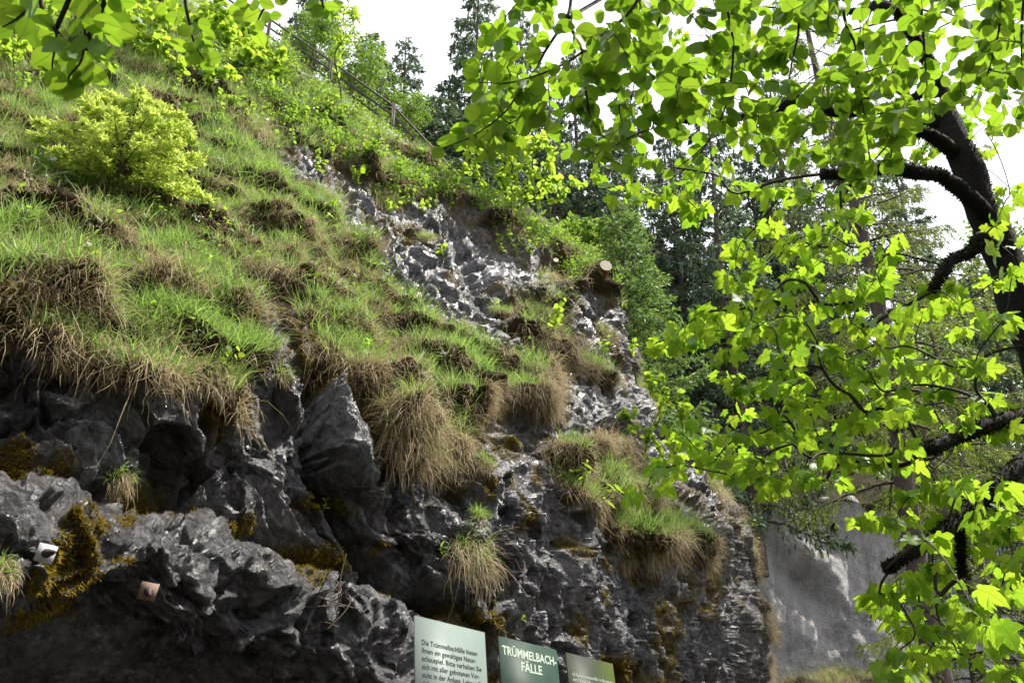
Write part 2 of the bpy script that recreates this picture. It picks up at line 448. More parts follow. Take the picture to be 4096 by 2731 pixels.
DEPTH = [(-600, 2960, 5.6), (-600, 2250, 4.35), (-600, 1800, 5.2), (-600, 1300, 6.3), (-600, 700, 9.5), (-600, 0, 15), (-600, -800, 23),
    (0, 2960, 5.9), (0, 2731, 5.55), (0, 2500, 5.0), (0, 2300, 4.66), (0, 2120, 4.75), (0, 1880, 5.25), (0, 1780, 5.75), (0, 1500, 5.9), (0, 1330, 6.0), (0, 1100, 6.9), (0, 900, 8.1), (0, 600, 10.3), (0, 300, 12.8), (0, 0, 15.5), (0, -400, 20.5),
    (700, 2960, 7.0), (700, 2731, 6.6), (700, 2550, 6.1), (700, 2280, 5.75), (700, 2130, 6.0), (700, 2010, 6.7), (700, 1700, 6.75), (700, 1530, 6.8), (700, 1250, 8.1), (700, 950, 10), (700, 600, 12.8), (700, 300, 15.6), (700, 20, 20.2),
    (1100, 1300, 9.3), (1000, 700, 13.3), (1000, 400, 16.8), (990, 165, 20.2),
    (1400, 2960, 7.5), (1400, 2600, 7.3), (1400, 2430, 7.35), (1400, 2330, 7.9), (1400, 2000, 8.0), (1400, 1700, 8.3), (1400, 1450, 9.6), (1400, 1200, 11.4), (1400, 900, 13.8), (1400, 650, 16.4), (1360, 420, 19.4),
    (2000, 2960, 8.8), (2000, 2600, 8.9), (2000, 2200, 9.3), (2000, 1850, 9.9), (2000, 1600, 11.3), (2000, 1330, 13.3), (2000, 1100, 15.4), (1750, 690, 18.6), (2060, 885, 18.7),
    (2400, 2960, 10.8), (2400, 2400, 11.2), (2400, 2000, 12), (2400, 1700, 13.6), (2300, 1400, 15.6), (2400, 1250, 17.8), (2405, 1072, 19.2), (2200, 955, 18.9), (2520, 1530, 17.4),
    (2750, 2900, 13), (2720, 2300, 13.4), (2700, 2000, 14.8), (2650, 1760, 17.2), (2900, 2600, 14.8), (2870, 2200, 15.6), (2900, 2000, 17.2), (3030, 2731, 17.5), (2990, 2300, 17.6)]
Z0 = tps([d[:2] for d in DEPTH], np.array([d[2] for d in DEPTH]), PX[..., 0], PX[..., 1])
BASE = unp(PX[..., 0], PX[..., 1], Z0)
# over the top: a sloping bank behind the edge; round the far corner: the flank running back into the gully
def extend(P):
    top = P[-1]; k = np.arange(1, XT + 1)[:, None, None]
    back = np.array([-0.45, 0.86, 0.10])
    up = top[None] + back * (0.10 * k + 0.018 * k ** 2)
    P = np.concatenate([P, up], 0)
    k = np.arange(1, XR + 1)[None, :, None]
    e = P[:, -1][:, None]
    ray = e - CAMP; ray[..., 2] *= 0.15; ray = nrm(ray)
    left = np.stack([-ray[..., 1], ray[..., 0], 0 * ray[..., 0]], -1)
    P = np.concatenate([P, e + ray * (0.07 * k + 0.016 * k ** 2) + left * (0.004 * k ** 2)], 1)
    bot = P[0][None]; g = bot.copy(); g[..., 2] = -0.3
    k = np.linspace(0, 1, NB, endpoint=False)[:, None, None]
    return np.concatenate([g * (1 - k) + bot * k, P], 0)
BASE = extend(BASE)
NR, NC = BASE.shape[:2]
def grid_normal(P):
    n = np.cross(np.gradient(P, axis=1), np.gradient(P, axis=0)); n = nrm(n)
    return n
def box_blur(A, r, it=2):
    for _ in range(it):
        for ax in (0, 1):
            k = 2 * r + 1
            B = np.concatenate([np.repeat(A.take([0], ax), r + 1, ax), A, np.repeat(A.take([-1], ax), r, ax)], ax).cumsum(ax)
            n = A.shape[ax]
            A = (B.take(range(k, k + n), ax) - B.take(range(0, n), ax)) / k
    return A
N0 = grid_normal(BASE)
if (N0[NB + 200, 300] @ (CAMP - BASE[NB + 200, 300])) < 0: N0 = -N0; FLIP = True
else: FLIP = False
N0 = nrm(box_blur(N0, 12))
bx, by, bz = prj(BASE)
wob = 28 * fbm(BASE * 1.1, 4) + 10 * fbm(BASE * 5, 2)
wob2 = 28 * fbm(BASE * 1.1 + 50, 4) + 10 * fbm(BASE * 5 + 50, 2)
qx, qy = (bx + wob) / S, (by + wob2) / S
ROCK_A = [(-500, 800), (0, 800), (100, 830), (200, 860), (300, 905), (430, 890), (480, 930), (500, 985), (530, 930), (570, 890), (610, 850), (590, 780), (505, 705), (560, 715), (640, 765), (680, 805), (690, 870), (760, 905), (860, 950), (880, 1010), (875, 1055), (960, 1095), (1040, 1085), (1080, 1010), (1120, 940), (1160, 930), (1230, 985), (1280, 960), (1300, 985), (1370, 1010), (1450, 1060), (1530, 1060), (1620, 1130), (1700, 1250), (1800, 1900), (-500, 1900)]
GRASS_T = [(1250, 1030), (1300, 1015), (1370, 1030), (1440, 1100), (1510, 1180), (1590, 1215), (1600, 1300), (1540, 1300), (1480, 1285), (1390, 1240), (1290, 1150), (1255, 1080)]
ROCK_B = [(625, 385), (700, 395), (760, 410), (850, 465), (930, 485), (1000, 515), (1040, 505), (1090, 540), (1150, 570), (1200, 610), (1220, 670), (1170, 700), (1110, 690), (1150, 735), (1210, 765), (1260, 800), (1330, 850), (1400, 880), (1440, 925), (1480, 965), (1530, 1050), (1640, 1110), (1700, 1230), (1640, 1200), (1550, 1130), (1480, 1060), (1400, 1020), (1290, 960), (1265, 900), (1210, 860), (1110, 800), (1000, 740), (895, 700), (880, 620), (870, 570), (800, 540), (770, 480), (720, 450), (650, 430)]
ROCK_C = [(1290, 690), (1330, 685), (1390, 715), (1425, 790), (1445, 910), (1400, 880), (1340, 840), (1300, 760)]
ROCK_D = [(1200, 600), (1280, 600), (1300, 650), (1260, 690), (1215, 660)]
GRASS_IN = [[(1120, 745), (1230, 770), (1330, 845), (1420, 900), (1380, 905), (1280, 850), (1200, 800)]]
rock = inpoly(qx, qy, ROCK_A) & ~inpoly(qx, qy, GRASS_T)
rb = inpoly(qx, qy, ROCK_B)
for ox, oy in ((-16, 10), (8, -20), (16, -8), (-8, -14), (0, 14)): rb |= inpoly(qx - ox, qy - oy, ROCK_B)
for g in GRASS_IN: rb &= ~inpoly(qx, qy, g)
rock |= rb | inpoly(qx, qy, ROCK_C) | inpoly(qx, qy, ROCK_D)
STRIP = [(500, 700), (545, 705), (600, 740), (660, 800), (705, 870), (700, 900), (640, 900), (600, 850), (560, 780)]
rock |= inpoly(qx, qy, STRIP) | inpoly(qx, qy, [(610, 385), (690, 380), (690, 440), (640, 440)])
rock = rock.astype(float)
rock[:NB] = 1
rock[NB + NTT:] = 0
fl = np.clip(0.75 + 0.9 * fbm(BASE[:, NS:] * .6, 3), 0, 1); fl = (fl > .45).astype(float)
rock[:, NS:] = np.where(np.arange(NR)[:, None] > NB + NTT - 20, 0, fl)
gmask = 1 - rock
gsoft = box_blur(gmask, 4)
# displacement: wall axes (along, up-slope), strata run steeply down to the right
al = np.array([math.sin(.45), math.cos(.45), 0]); upw = np.array([0, 0, 1.])
a = BASE @ al; h = BASE[..., 2]; w = BASE @ np.array([math.cos(.45), -math.sin(.45), 0])
def strat(ang, fs, fc, off=0):
    c, s = math.cos(ang), math.sin(ang)
    u = a * c - h * s; v = a * s + h * c
    return np.stack([u * fs + off, v * fc, w * fc * .6], -1)
warp = fbm(BASE * .8, 3)[..., None]
tex = np.clip((by - 1000) / 900, 0, 1)
low = sstep(1800, 1950, by - (bx * .33)) * sstep(1900, 1650, bx)   # the lower ledge: flatter strata
stA = strat(.80, .35, 1.25) + warp * .35; stB = strat(.12, .35, 1.4, 40) + warp * .4
r1 = ridged(stA, 3) * (1 - low) + ridged(stB, 3) * low
r2 = ridged(stA * 3.1 + 9, 3) * (1 - low) + ridged(stB * 3.0 + 9, 3) * low
r3 = ridged(stA * 9 + 3, 2) * .6 + fbm(BASE * 11, 3) * .8
blk = fbm(BASE * .55 + 5, 3)
bk2 = np.floor((fbm(BASE * 1.6 + 8, 2) + stA[..., 1] * .5) * 4) / 4 - (fbm(BASE * 1.6 + 8, 2) + stA[..., 1] * .5)
r4 = ridged(BASE * np.array([23, 23, 16.]), 2)
fm = gsoft < .97
def fac(co, k, sd):
    o = np.zeros(bx.shape); o[fm] = facets((co * k)[fm], sd); return o
wp2 = np.stack([fbm(BASE * 2.2 + 4, 2), fbm(BASE * 2.2 + 14, 2), fbm(BASE * 2.2 + 24, 2)], -1) * .22
def fac(k, wf, sd):
    o = np.zeros(bx.shape); mA = fm & (low < .99); mB = fm & (low > .01)
    A = np.zeros(bx.shape); B = np.zeros(bx.shape); k = np.array(k)
    A[mA] = facets((stA * k + wp2 * wf)[mA], sd); B[mB] = facets((stB * k + wp2 * wf)[mB], sd)
    return A * (1 - low) + B * low
f1 = fac((2.2, .9, 1.2), 1, 1); f2 = fac((5.5, 2.6, 3.5), 2, 3); f3 = fac((15, 7, 10), 5, 5)
pit = np.clip(-perlin(BASE * 5.2 + 3), 0, 1) * sstep(-.1, .35, fbm(BASE * .8 + 70, 2))
def beds(co, f, wf):
    v = co[..., 1] * f + wf * fbm(BASE * 1.3 + f, 3) + .35 * fbm(co * np.array([1.5, .3, .5]) * f + 5, 2)
    t = v - np.floor(v); k = np.floor(v)
    amp = .35 + .65 * np.clip(.5 + .9 * perlin(np.stack([co[..., 0] * 2.2 * f ** .5, k * 7.31, co[..., 2] * .5], -1)), 0, 1)
    return (t ** 1.7 - .37) * amp
bd = sum(A_ * (beds(stA, f_, w_) * (1 - low) + beds(stB, f_, w_) * low) for A_, f_, w_ in ((.20, 1.5, .5), (.095, 4.2, .7), (.018, 11.0, .9)))
bd = bd * (1 - .5 * low)
rightside = sstep(1700, 2100, bx)
f3 = f3 * (1 - .3 * rightside); r3 = r3 * (1 - .4 * rightside)
DR = .05 * r1 + .02 * r2 + .006 * r3 + .24 * blk + .004 * r4 + .20 * f1 + .085 * f2 + .026 * f3 - (.06 + .14 * low) * pit + bd
q = h * 1.55 + .45 * fbm(BASE * .55, 3) + .10 * a + .25 * fbm(BASE * 1.7, 2)
fr = q - np.floor(q)
ter = np.where(fr < .16, sstep(0, .16, fr), 1 - sstep(.16, 1.0, fr) ** .8)
DG = .14 + .46 * ter * (0.6 + .5 * fbm(BASE * .9 + 3, 2)) + .22 * fbm(BASE * 1.3 + 60, 3) + .08 * fbm(BASE * 4.3, 2)
D = DR * (1 - gsoft) + (DG + .25 * DR) * gsoft
def seg_groove(pts, wid, dep):
    best = np.full(bx.shape, 1e9)
    for (x0, y0), (x1, y1) in zip(pts[:-1], pts[1:]):
        t = np.clip(((bx - x0) * (x1 - x0) + (by - y0) * (y1 - y0)) / ((x1 - x0) ** 2 + (y1 - y0) ** 2), 0, 1)
        best = np.minimum(best, np.hypot(bx + wob * .6 - x0 - t * (x1 - x0), by + wob2 * .6 - y0 - t * (y1 - y0)))
    return -dep * np.exp(-(best / wid) ** 2)
D += seg_groove([(1235, 1560), (1265, 1720), (1290, 1900), (1350, 2080), (1420, 2240), (1560, 2350), (1760, 2430)], 38, .62)
D += seg_groove([(-100, 1800), (300, 1880), (620, 1990), (1000, 2160), (1400, 2350), (1700, 2440)], 40, .30)
D += seg_groove([(1800, 950), (1880, 1080), (1990, 1220), (2150, 1260)], 46, .5)
D += seg_groove([(1640, 1130), (1900, 1290), (2100, 1420)], 22, .25)
D += seg_groove([(1480, 960), (1700, 1150), (1900, 1300)], 16, .18)
D += seg_groove([(1300, 1620), (1370, 1760), (1430, 1900)], 60, -.30)
D += seg_groove([(2180, 1080), (2280, 1100)], 34, .5)
cave = sstep(2330, 2480, by - .33 * bx) * (bx < 1900)
D *= 1 - .85 * box_blur(cave, 9)
D *= 1 - .75 * np.exp(-((np.arange(NR) - NB - NTT - 4) / 16.0) ** 2)[:, None]
D = .75 * D + .25 * box_blur(D, 1, 1)
D *= np.clip((NR - 1 - np.arange(NR)) / 12, .0, 1)[:, None]
POS = BASE + N0 * D[..., None]
NRM = grid_normal(POS); NRM = -NRM if FLIP else NRM
NSM = nrm(box_blur(NRM, 5))
PXX, PYY, PZZ = prj(POS)
# moss patches: (x, y, rx, ry) noted on the 2352-px view
MOSSP = [(482, 950, 16, 70), (355, 1135, 45, 42), (30, 1040, 60, 40), (120, 1060, 70, 25), (700, 815, 32, 18), (660, 880, 30, 22), (865, 965, 22, 30), (1050, 1050, 24, 34), (1170, 1020, 46, 26), (1130, 950, 50, 20), (790, 1170, 26, 26), (1295, 1262, 11, 28),
    (1625, 1335, 20, 56), (1600, 1400, 20, 30), (1290, 885, 26, 14), (935, 560, 20, 14), (1030, 645, 16, 12), (1205, 842, 26, 16), (900, 545, 20, 10), (740, 1300, 60, 40), (520, 1215, 55, 22), (440, 1190, 50, 16), (270, 1215, 30, 14), (270, 1290, 30, 8), (640, 1270, 60, 18), (830, 1358, 32, 10),
    (1470, 1335, 24, 20), (1150, 1475, 26, 16), (1425, 1545, 60, 26), (1500, 1560, 34, 22), (1360, 1520, 24, 12), (720, 1160, 30, 26), (20, 760, 40, 30), (90, 790, 60, 14), (460, 640, 30, 12), (640, 650, 30, 10), (660, 570, 24, 8), (400, 590, 40, 10), (60, 640, 40, 14), (1380, 1290, 18, 24), (1450, 1290, 20, 40), (1500, 1400, 14, 36), (1560, 1350, 14, 36), (1100, 1130, 14, 24), (1230, 1090, 10, 30), (950, 1400, 24, 8), (1120, 1430, 30, 12), (860, 1260, 20, 14)]
moss = np.zeros(bx.shape)
for (mx, my, rx, ry) in MOSSP:
    d = ((qx - mx) / rx) ** 2 + ((qy - my) / ry) ** 2
    moss = np.maximum(moss, np.exp(-d * 1.1))
moss = np.maximum(moss, .55 * sstep(.25, .6, fbm(BASE * .9 + 77, 4)) * (1 - gmask))
edge = box_blur(gmask, 12) * (1 - gmask)
moss = np.clip(np.maximum(moss, edge * 1.2 * (fbm(BASE * 1.4, 2) > -.1)), 0, 1)
pa, ph, pw = POS @ al, POS[..., 2], POS @ np.array([math.cos(.45), -math.sin(.45), 0])
ca, sa = math.cos(.7), math.sin(.7)
STP = np.stack([(pa * ca - ph * sa) * .55, (pa * sa + ph * ca) * 1.25, pw * .95], -1) + .18 * np.stack([fbm(POS * 1.1 + 3, 3), fbm(POS * 1.1 + 13, 3), fbm(POS * 1.1 + 23, 3)], -1)
ii = (np.arange(NR - 1)[:, None] * NC + np.arange(NC - 1)[None]).ravel()
FQ = np.stack([ii, ii + 1, ii + NC + 1, ii + NC], -1)
if FLIP: FQ = FQ[:, ::-1]
put('cliff', mesh('cliff', POS.reshape(-1, 3), [FQ], attrs={'moss': moss.ravel(), 'soil': np.clip(gsoft * 1.2, 0, 1).ravel()}, vattrs={'strata': STP}), M_ROCK, kind='structure')

FACING = ((NRM * nrm(CAMP - POS)).sum(-1) > -.15)
def on_cliff(x, y, soft=6):
    """the cliff point seen at photograph pixel (x, y)"""
    d = (PXX - x) ** 2 + (PYY - y) ** 2 + np.where(FACING, 0, 4000)
    c = np.argpartition(d.ravel(), 12)[:12]
    k = c[np.argmin(PZZ.ravel()[c])]
    return POS.reshape(-1, 3)[k], NSM.reshape(-1, 3)[k]

# ------------------------------------------------------------------ grass and moss
def cell_area():
    e1 = np.linalg.norm(np.diff(POS, axis=1), axis=-1)[:-1]; e2 = np.linalg.norm(np.diff(POS, axis=0), axis=-1)[:, :-1]
    return e1 * e2
AREA = cell_area()
INFR = ((PXX > -350) & (PXX < 3300) & (PYY > -300) & (PYY < 2900))[:-1, :-1]
def sample_cliff(weight, n):
    weight = weight * (np.hypot(PXX - 2400, (PYY - 1125) * .8) > 62) * (np.hypot(PXX - 2215, PYY - 1075) > 34)
    w_ = (weight[:-1, :-1] * AREA * INFR).ravel(); w_ = np.clip(w_, 0, None); c = np.cumsum(w_)
    k = np.searchsorted(c, rng.random(n) * c[-1]); k = np.minimum(k, len(w_) - 1)
    r, s = k // (NC - 1), k % (NC - 1)
    u, v = rng.random(n)[:, None], rng.random(n)[:, None]
    p = POS[r, s] * (1 - u) * (1 - v) + POS[r, s + 1] * u * (1 - v) + POS[r + 1, s] * (1 - u) * v + POS[r + 1, s + 1] * u * v
    return p, NSM[r, s], gsoft[r, s], (r, s)

def clump_blades(C, Nn, sz, K, green, nseg):
    """K blades radiating from every clump centre C (normals Nn, size sz)"""
    n = len(C)
    root = np.repeat(C, K, 0); N = np.repeat(Nn, K, 0); s = np.repeat(sz, K)
    rad = rng.normal(size=(n * K, 3)); rad = rad - N * (rad * N).sum(-1, keepdims=True)
    off = rad * (s * .22)[:, None]
    root = root + off - N * .01
    radn = nrm(rad)
    up = np.array([0, 0, 1.])
    if green:
        d0 = nrm(N * .35 + up * .75 + radn * .55 + rng.normal(size=(n * K, 3)) * .22)
        L = s * rng.uniform(.4, 1.45, n * K); droop = rng.uniform(.1, 1.0, n * K)
        Wd = np.repeat(sz, K) * .0 + rng.uniform(.006, .011, n * K) * (.6 + 1.3 * s)
    else:
        d0 = nrm(N * .55 + up * .15 + radn * .45 + rng.normal(size=(n * K, 3)) * .25)
        L = s * rng.uniform(.4, 1.6, n * K) * np.where(rng.random(n * K) < .04, 1.9, 1); droop = rng.uniform(.4, 1.6, n * K)
        Wd = rng.uniform(.005, .009, n * K) * (.6 + 1.3 * s)
    V, F, idx = blades(root, d0, L, Wd, droop, nseg, .15 if green else .3)
    r = np.clip(np.repeat(rng.random(n), K) * .55 + rng.random(n * K) * .45, 0, 1)[idx]
    return V, F, r

dist = PZZ
vis = FACING.astype(float) * np.clip(9.0 / dist, .35, 1.6) ** 1.2
nz = NSM[..., 2]
patch = np.clip(.55 + .8 * fbm(POS * 1.1 + 20, 3), .05, 1.2)
# green sward: on treads; dead grass: on lips and steep faces
lip = np.exp(-((fr - .17) / .09) ** 2) + .35 * np.exp(-((fr - .05) / .07) ** 2)
riser = (fr < .13) | (fr > .985)
wg = gmask * vis * (sstep(.05, .55, nz) * .9 + .12) * patch * np.where(riser, .15, 1)
wg *= (box_blur(gmask, 5) > .8) * .85 + .15
C, Nn, g, _ = sample_cliff(wg, 11500)
V, F, r = clump_blades(C, Nn, rng.uniform(.13, .30, len(C)) * (1 + .25 * (prj(C)[2] > 12)), 16, True, 2)
put('grass', mesh('grass', V, F, r), M_GRASS, kind='stuff', label='fresh green grass growing in tufts along the ledges of the cliff')
wd = gmask * vis * (.22 + .35 * sstep(.7, .2, nz) * ~riser + 1.5 * lip) * np.clip(.5 - .9 * fbm(POS * .8 + 20, 3), .06, 1.3)
edge2 = (box_blur(gmask, 7) < .93) & (gmask > .5)
wd = wd * (1 + 1.8 * edge2 * (PYY > 1350 - .0 * PXX))
wd = wd * (1 - .75 * sstep(900, 300, PYY + .1 * PXX) * sstep(500, 900, PXX))
C, Nn, g, _ = sample_cliff(wd, 9000)
V, F, r = clump_blades(C, Nn, rng.uniform(.09, .30, len(C)) * (1 + .2 * (prj(C)[2] > 12)), 15, False, 3)
put('dead_grass', mesh('dead_grass', V, F, r), M_DRY, kind='stuff', label='straw coloured dead grass hanging from the ledge lips of the cliff')
wr = gmask * vis * riser * (.3 + np.clip(fbm(POS * 1.5 + 44, 2) + .4, 0, 1))
C, Nn, g, _ = sample_cliff(wr, 2600)
V, F, r = clump_blades(C, Nn, rng.uniform(.06, .18, len(C)), 12, False, 2)
put('matted_grass', mesh('matted_grass', V, F, r), M_DRY, kind='stuff', label='short matted brown grass on the steep faces between the ledges')
# leafy herbs through the turf, thick on the upper bank
bank = PYY - (415 + .66 * (PXX - 1360))
wh = gmask * vis * (sstep(.15, .5, nz) + .1) * (.02 + 1.6 * sstep(300, 160, bank) * sstep(650, 1000, PXX)) * np.clip(.5 + 1.1 * fbm(POS * .7 + 90, 3), .03, 1.3)
C, Nn, g, _ = sample_cliff(wh, 2600)
n = 2600 * 7
P = np.repeat(C, 7, 0) + rng.normal(size=(n, 3)) * .07 + np.array([0, 0, 1.]) * rng.uniform(.05, .30, n)[:, None] + np.repeat(Nn, 7, 0) * .05
d0 = nrm(rng.normal(size=(n, 3)) * [1, 1, .4] + [0, 0, .1])
V, F, idx = blades(P, d0, rng.uniform(.04, .095, n), rng.uniform(.022, .05, n), rng.uniform(.1, .7, n), 2)
put('herbs', mesh('herbs', V, F, rng.random(n)[idx], smooth=False), M_HERB, kind='stuff', label='light green leafy herbs mixed through the turf of the upper bank')
C, Nn, g, _ = sample_cliff(wh, 140)
P = np.repeat(C, 14, 0) + rng.normal(size=(1960, 3)) * [.035, .035, .012] + np.array([0, 0, .3]) + np.repeat(Nn, 14, 0) * .1
V, F, idx = blades(P, nrm(rng.normal(size=(1960, 3)) + [0, 0, .4]), np.full(1960, .02), np.full(1960, .022), np.full(1960, .1), 1)
put('white_flowers', mesh('white_flowers', V, F, rng.random(1960)[idx]), M_FLOWER, kind='stuff', label='tiny white flower heads scattered through the turf of the upper bank')
# moss cushions: short fronds standing off the rock
wm = moss * (gsoft < .7) * FACING * (moss > .28) * np.clip(8 / dist, .4, 2) ** 1.3
C, Nn, g, _ = sample_cliff(wm, 60000)
n = len(C)
d0 = nrm(Nn + rng.normal(size=(n, 3)) * .6 + np.array([0, 0, -.15]))
V, F, idx = blades(C - Nn * .004, d0, rng.uniform(.02, .055, n), rng.uniform(.012, .022, n), rng.uniform(.1, .9, n), 1)
put('moss', mesh('moss', V, F, rng.random(n)[idx]), M_MOSS, kind='stuff', label='orange brown moss cushions on the wet rock')

# single tufts that stand out on the bare rock
TUFTS = [((1080, 1268), 60, 'large straw skirted grass tuft on the bare wall above the pale sign', 1.5), ((955, 1000), 72, 'broad hanging grass tuft below the main grass ledge, right of the dark rock crack', 1.4),
    ((272, 1105), 28, 'small dark grass tuft on the lower ledge beside the golden moss', 1.1), ((1094, 1180), 20, 'thin upright green tuft on bare rock above the large skirted tuft', .7), ((1112, 1060), 20, 'narrow straw tuft hanging in the streaked rock under the grass ledge', 1.3),
    ((1440, 1290), 22, 'straw wisp hanging at the lower end of the right hand grass bank', 1.4), ((505, 872), 36, 'yellowish tuft at the tip of the grass tongue above a moss streak', 1.2), ((645, 862), 18, 'tiny tuft in the middle of the smooth grey rock strip', .9),
    ((890, 468), 42, 'round grass tuft perched on the upper rock band', 1.2), ((1240, 852), 26, 'tan tuft on the ledge beside mossy dark rock', 1.3), ((1145, 722), 26, 'green tuft under white flower heads in front of the dark recess', .8), ((1240, 722), 28, 'green tuft at the foot of the dark recess wall', 1.0),
    ((975, 548), 20, 'little tuft halfway down the upper glistening rock band', 1.0), ((1500, 1285), 24, 'hanging tan tuft at the lower lip of the right hand grass bank', 1.5), ((1640, 1120), 36, 'long pale grass curtain falling over the far corner of the cliff', 1.9), ((740, 455), 36, 'green tuft topping the start of the upper rock band', 1.0),
    ((1260, 640), 24, 'dark rooted sod overhang with dangling blades near the small stump', 1.6), ((2, 1310), 18, 'dry tuft at the left border of the lower ledge', 1.4), ((1390, 760), 30, 'straw tuft leaning over the right rim of the upper cliff', 1.6), ((560, 290), 44, 'rust brown root curtain hanging below the high grass hummock', 1.9)]
for (tx, ty), rr, lab, hang in TUFTS:
    p, nn = on_cliff(tx * S, ty * S)
    z = prj(p)[2]; rad = rr * S / FPX * z
    t = thing('grass_tuft', lab, 'grass tuft', p, 'single grass tufts on the rock')
    m = int(10 + rr / 3)
    ang = rng.uniform(0, 2 * np.pi, m); q_ = np.sqrt(rng.random(m)) * rad * .75
    side = nrm(np.cross([0, 0, 1.], nn)); upn = np.cross(nn, side)
    Cc = p + np.outer(np.cos(ang) * q_, side) + np.outer(np.sin(ang) * q_ * .45, upn) + nn * .03 - p
    Nc = np.repeat(nn[None], m, 0)
    sz = rng.uniform(.5, .9, m) * rad * .8 + .06
    V, F, r = clump_blades(Cc, Nc, sz, 16, True, 3); put('green_blades', mesh('green_blades', V, F, r), M_GRASS, None, 'stuff').parent = t
    V, F, r = clump_blades(Cc - upn * rad * .2, Nc, sz * hang, 16, False, 4); put('dry_skirt', mesh('dry_skirt', V, F, r), M_DRY, None, 'stuff').parent = t

# ------------------------------------------------------------------ leaves
def fan(outline, droop, fold, stalk=0.0, centre=(0, .38)):
    """leaf from its right half outline (base to tip); returns V, faces"""
    R_ = np.array(outline, float); Lh = R_[::-1][1:-1] * [-1, 1]
    o = np.vstack([R_, Lh]) if abs(R_[0, 0]) < 1e-6 else np.vstack([[0, R_[0, 1]], R_, Lh])
    P2 = np.vstack([[centre], o])
    z = fold * np.abs(P2[:, 0]) - droop * (P2[:, 0] ** 2 + (P2[:, 1] - .2) ** 2)
    V = np.c_[P2, z]; n = len(o); i = np.arange(n)
    F = [np.stack([np.zeros(n, int), 1 + i, 1 + (i + 1) % n], -1)]
    if stalk:
        b = len(V); z0 = V[1, 2]
        V = np.vstack([V, [[-.012, .02, z0], [.012, .02, z0], [.010, -stalk, .08], [-.010, -stalk, .08]]])
        F.append(np.array([[b, b + 1, b + 2, b + 3]]))
    return V, F
MAPLE = [(0, .02), (.18, -.10), (.36, -.08), (.40, .02), (.34, .10), (.52, .20), (.60, .33), (.70, .52), (.54, .50), (.42, .46), (.30, .47), (.33, .60), (.27, .70), (.25, .80), (.12, .90), (0, 1.08)]
MAPLE2 = [(0, .0), (.20, -.08), (.32, -.12), (.42, -.02), (.36, .08), (.56, .14), (.64, .28), (.66, .44), (.50, .46), (.36, .42), (.27, .50), (.32, .64), (.22, .76), (.20, .84), (.10, .92), (0, 1.02)]
BEECHO = [(0, 0), (.17, .07), (.29, .22), (.345, .40), (.33, .56), (.25, .74), (.12, .90), (0, 1.0)]
BEECHR = [(0, 0), (.24, .06), (.37, .22), (.42, .42), (.39, .60), (.29, .76), (.14, .89), (0, .96)]
HAZELO = [(0, 0), (.26, .04), (.40, .25), (.41, .50), (.26, .76), (0, 1.0)]
LANCE = [(0, 0), (.11, .2), (.14, .45), (.08, .75), (0, 1.0)]
LEAVES = {'maple': [fan(MAPLE, .30, .10, .7), fan(MAPLE2, .18, .22, .6), fan(MAPLE, .55, .0, .8), fan(MAPLE2, .40, .12, .5)],
          'beech': [fan(BEECHO, .10, .12), fan(BEECHR, .20, .05), fan(BEECHO, .30, .20), fan(BEECHR, .05, .15)],
          'hazel': [fan(HAZELO, .15, .12), fan(HAZELO, .35, .05), fan(BEECHR, .25, .2)],
          'lance': [fan(LANCE, .25, .3), fan(LANCE, .5, .2)]}
LEAFME = {k: [mesh(k + '_leaf', V, F, smooth=False) for V, F in v] for k, v in LEAVES.items()}

def place_leaves(kind, mat, P, T, Nn, sizes, parent, n_obj=300, stuff_name='foliage', min_px=0):
    """leaves at P with tip direction T and face normal Nn: the largest in view are objects, the rest one mesh"""
    P = np.asarray(P, float); T = nrm(T); X = nrm(np.cross(T, Nn)); Z = np.cross(X, T)
    sizes = np.asarray(sizes, float); n = len(P)
    var = rng.integers(0, len(LEAVES[kind]), n)
    px, py, pz = prj(P); pz = np.maximum(pz, .1)
    app = sizes * FPX / pz * np.where((px > -60) & (px < 4156) & (py > -60) & (py < 2790), 1, .05)
    app = app * (.35 + .65 * np.abs((Z * nrm(CAMP - P)).sum(-1)))
    order = np.argsort(-app)
    solo = order[:n_obj]; solo = solo[app[solo] > max(min_px, 1)]
    rest = np.setdiff1d(order, solo)
    loc = np.array(parent.location) if parent is not None else np.zeros(3)
    for me in LEAFME[kind]:
        pass
    key = (kind, mat.name)
    if key not in LEAFCACHE:
        ms = []
        for (V, F) in LEAVES[kind]:
            m_ = mesh(kind + '_leaf', V, F, smooth=False, attrs={'lu': V[:, 0], 'lv': V[:, 1]}); m_.materials.append(mat); ms.append(m_)
        LEAFCACHE[key] = ms
    for k in solo:
        o = bpy.data.objects.new('leaf', LEAFCACHE[key][var[k]]); COL.objects.link(o)
        s = sizes[k]
        M = Matrix.Identity(4)
        for c, ax in enumerate((X[k], T[k], Z[k])):
            for r_ in range(3): M[r_][c] = float(ax[r_] * s)
        for r_ in range(3): M[r_][3] = float(P[k][r_] - loc[r_])
        o.matrix_basis = M
        if parent is not None: o.parent = parent
    if len(rest):
        bag = Bag()
        for v_, (V, F) in enumerate(LEAVES[kind]):
            k = rest[var[rest] == v_]
            if not len(k): continue
            W_ = P[k][:, None] + sizes[k][:, None, None] * (V[None, :, 0, None] * X[k][:, None] + V[None, :, 1, None] * T[k][:, None] + V[None, :, 2, None] * Z[k][:, None])
            m = len(V); off = (np.arange(len(k)) * m)[:, None, None]
            bag.add((W_ - loc).reshape(-1, 3), [(f[None] + off).reshape(-1, f.shape[1]) for f in F], np.repeat(rng.random(len(k)), m), np.tile(V[:, :2], (len(k), 1)))
        o = put(stuff_name, bag.mesh(stuff_name, False), mat, None, 'stuff'); o.parent = parent
LEAFCACHE = {}

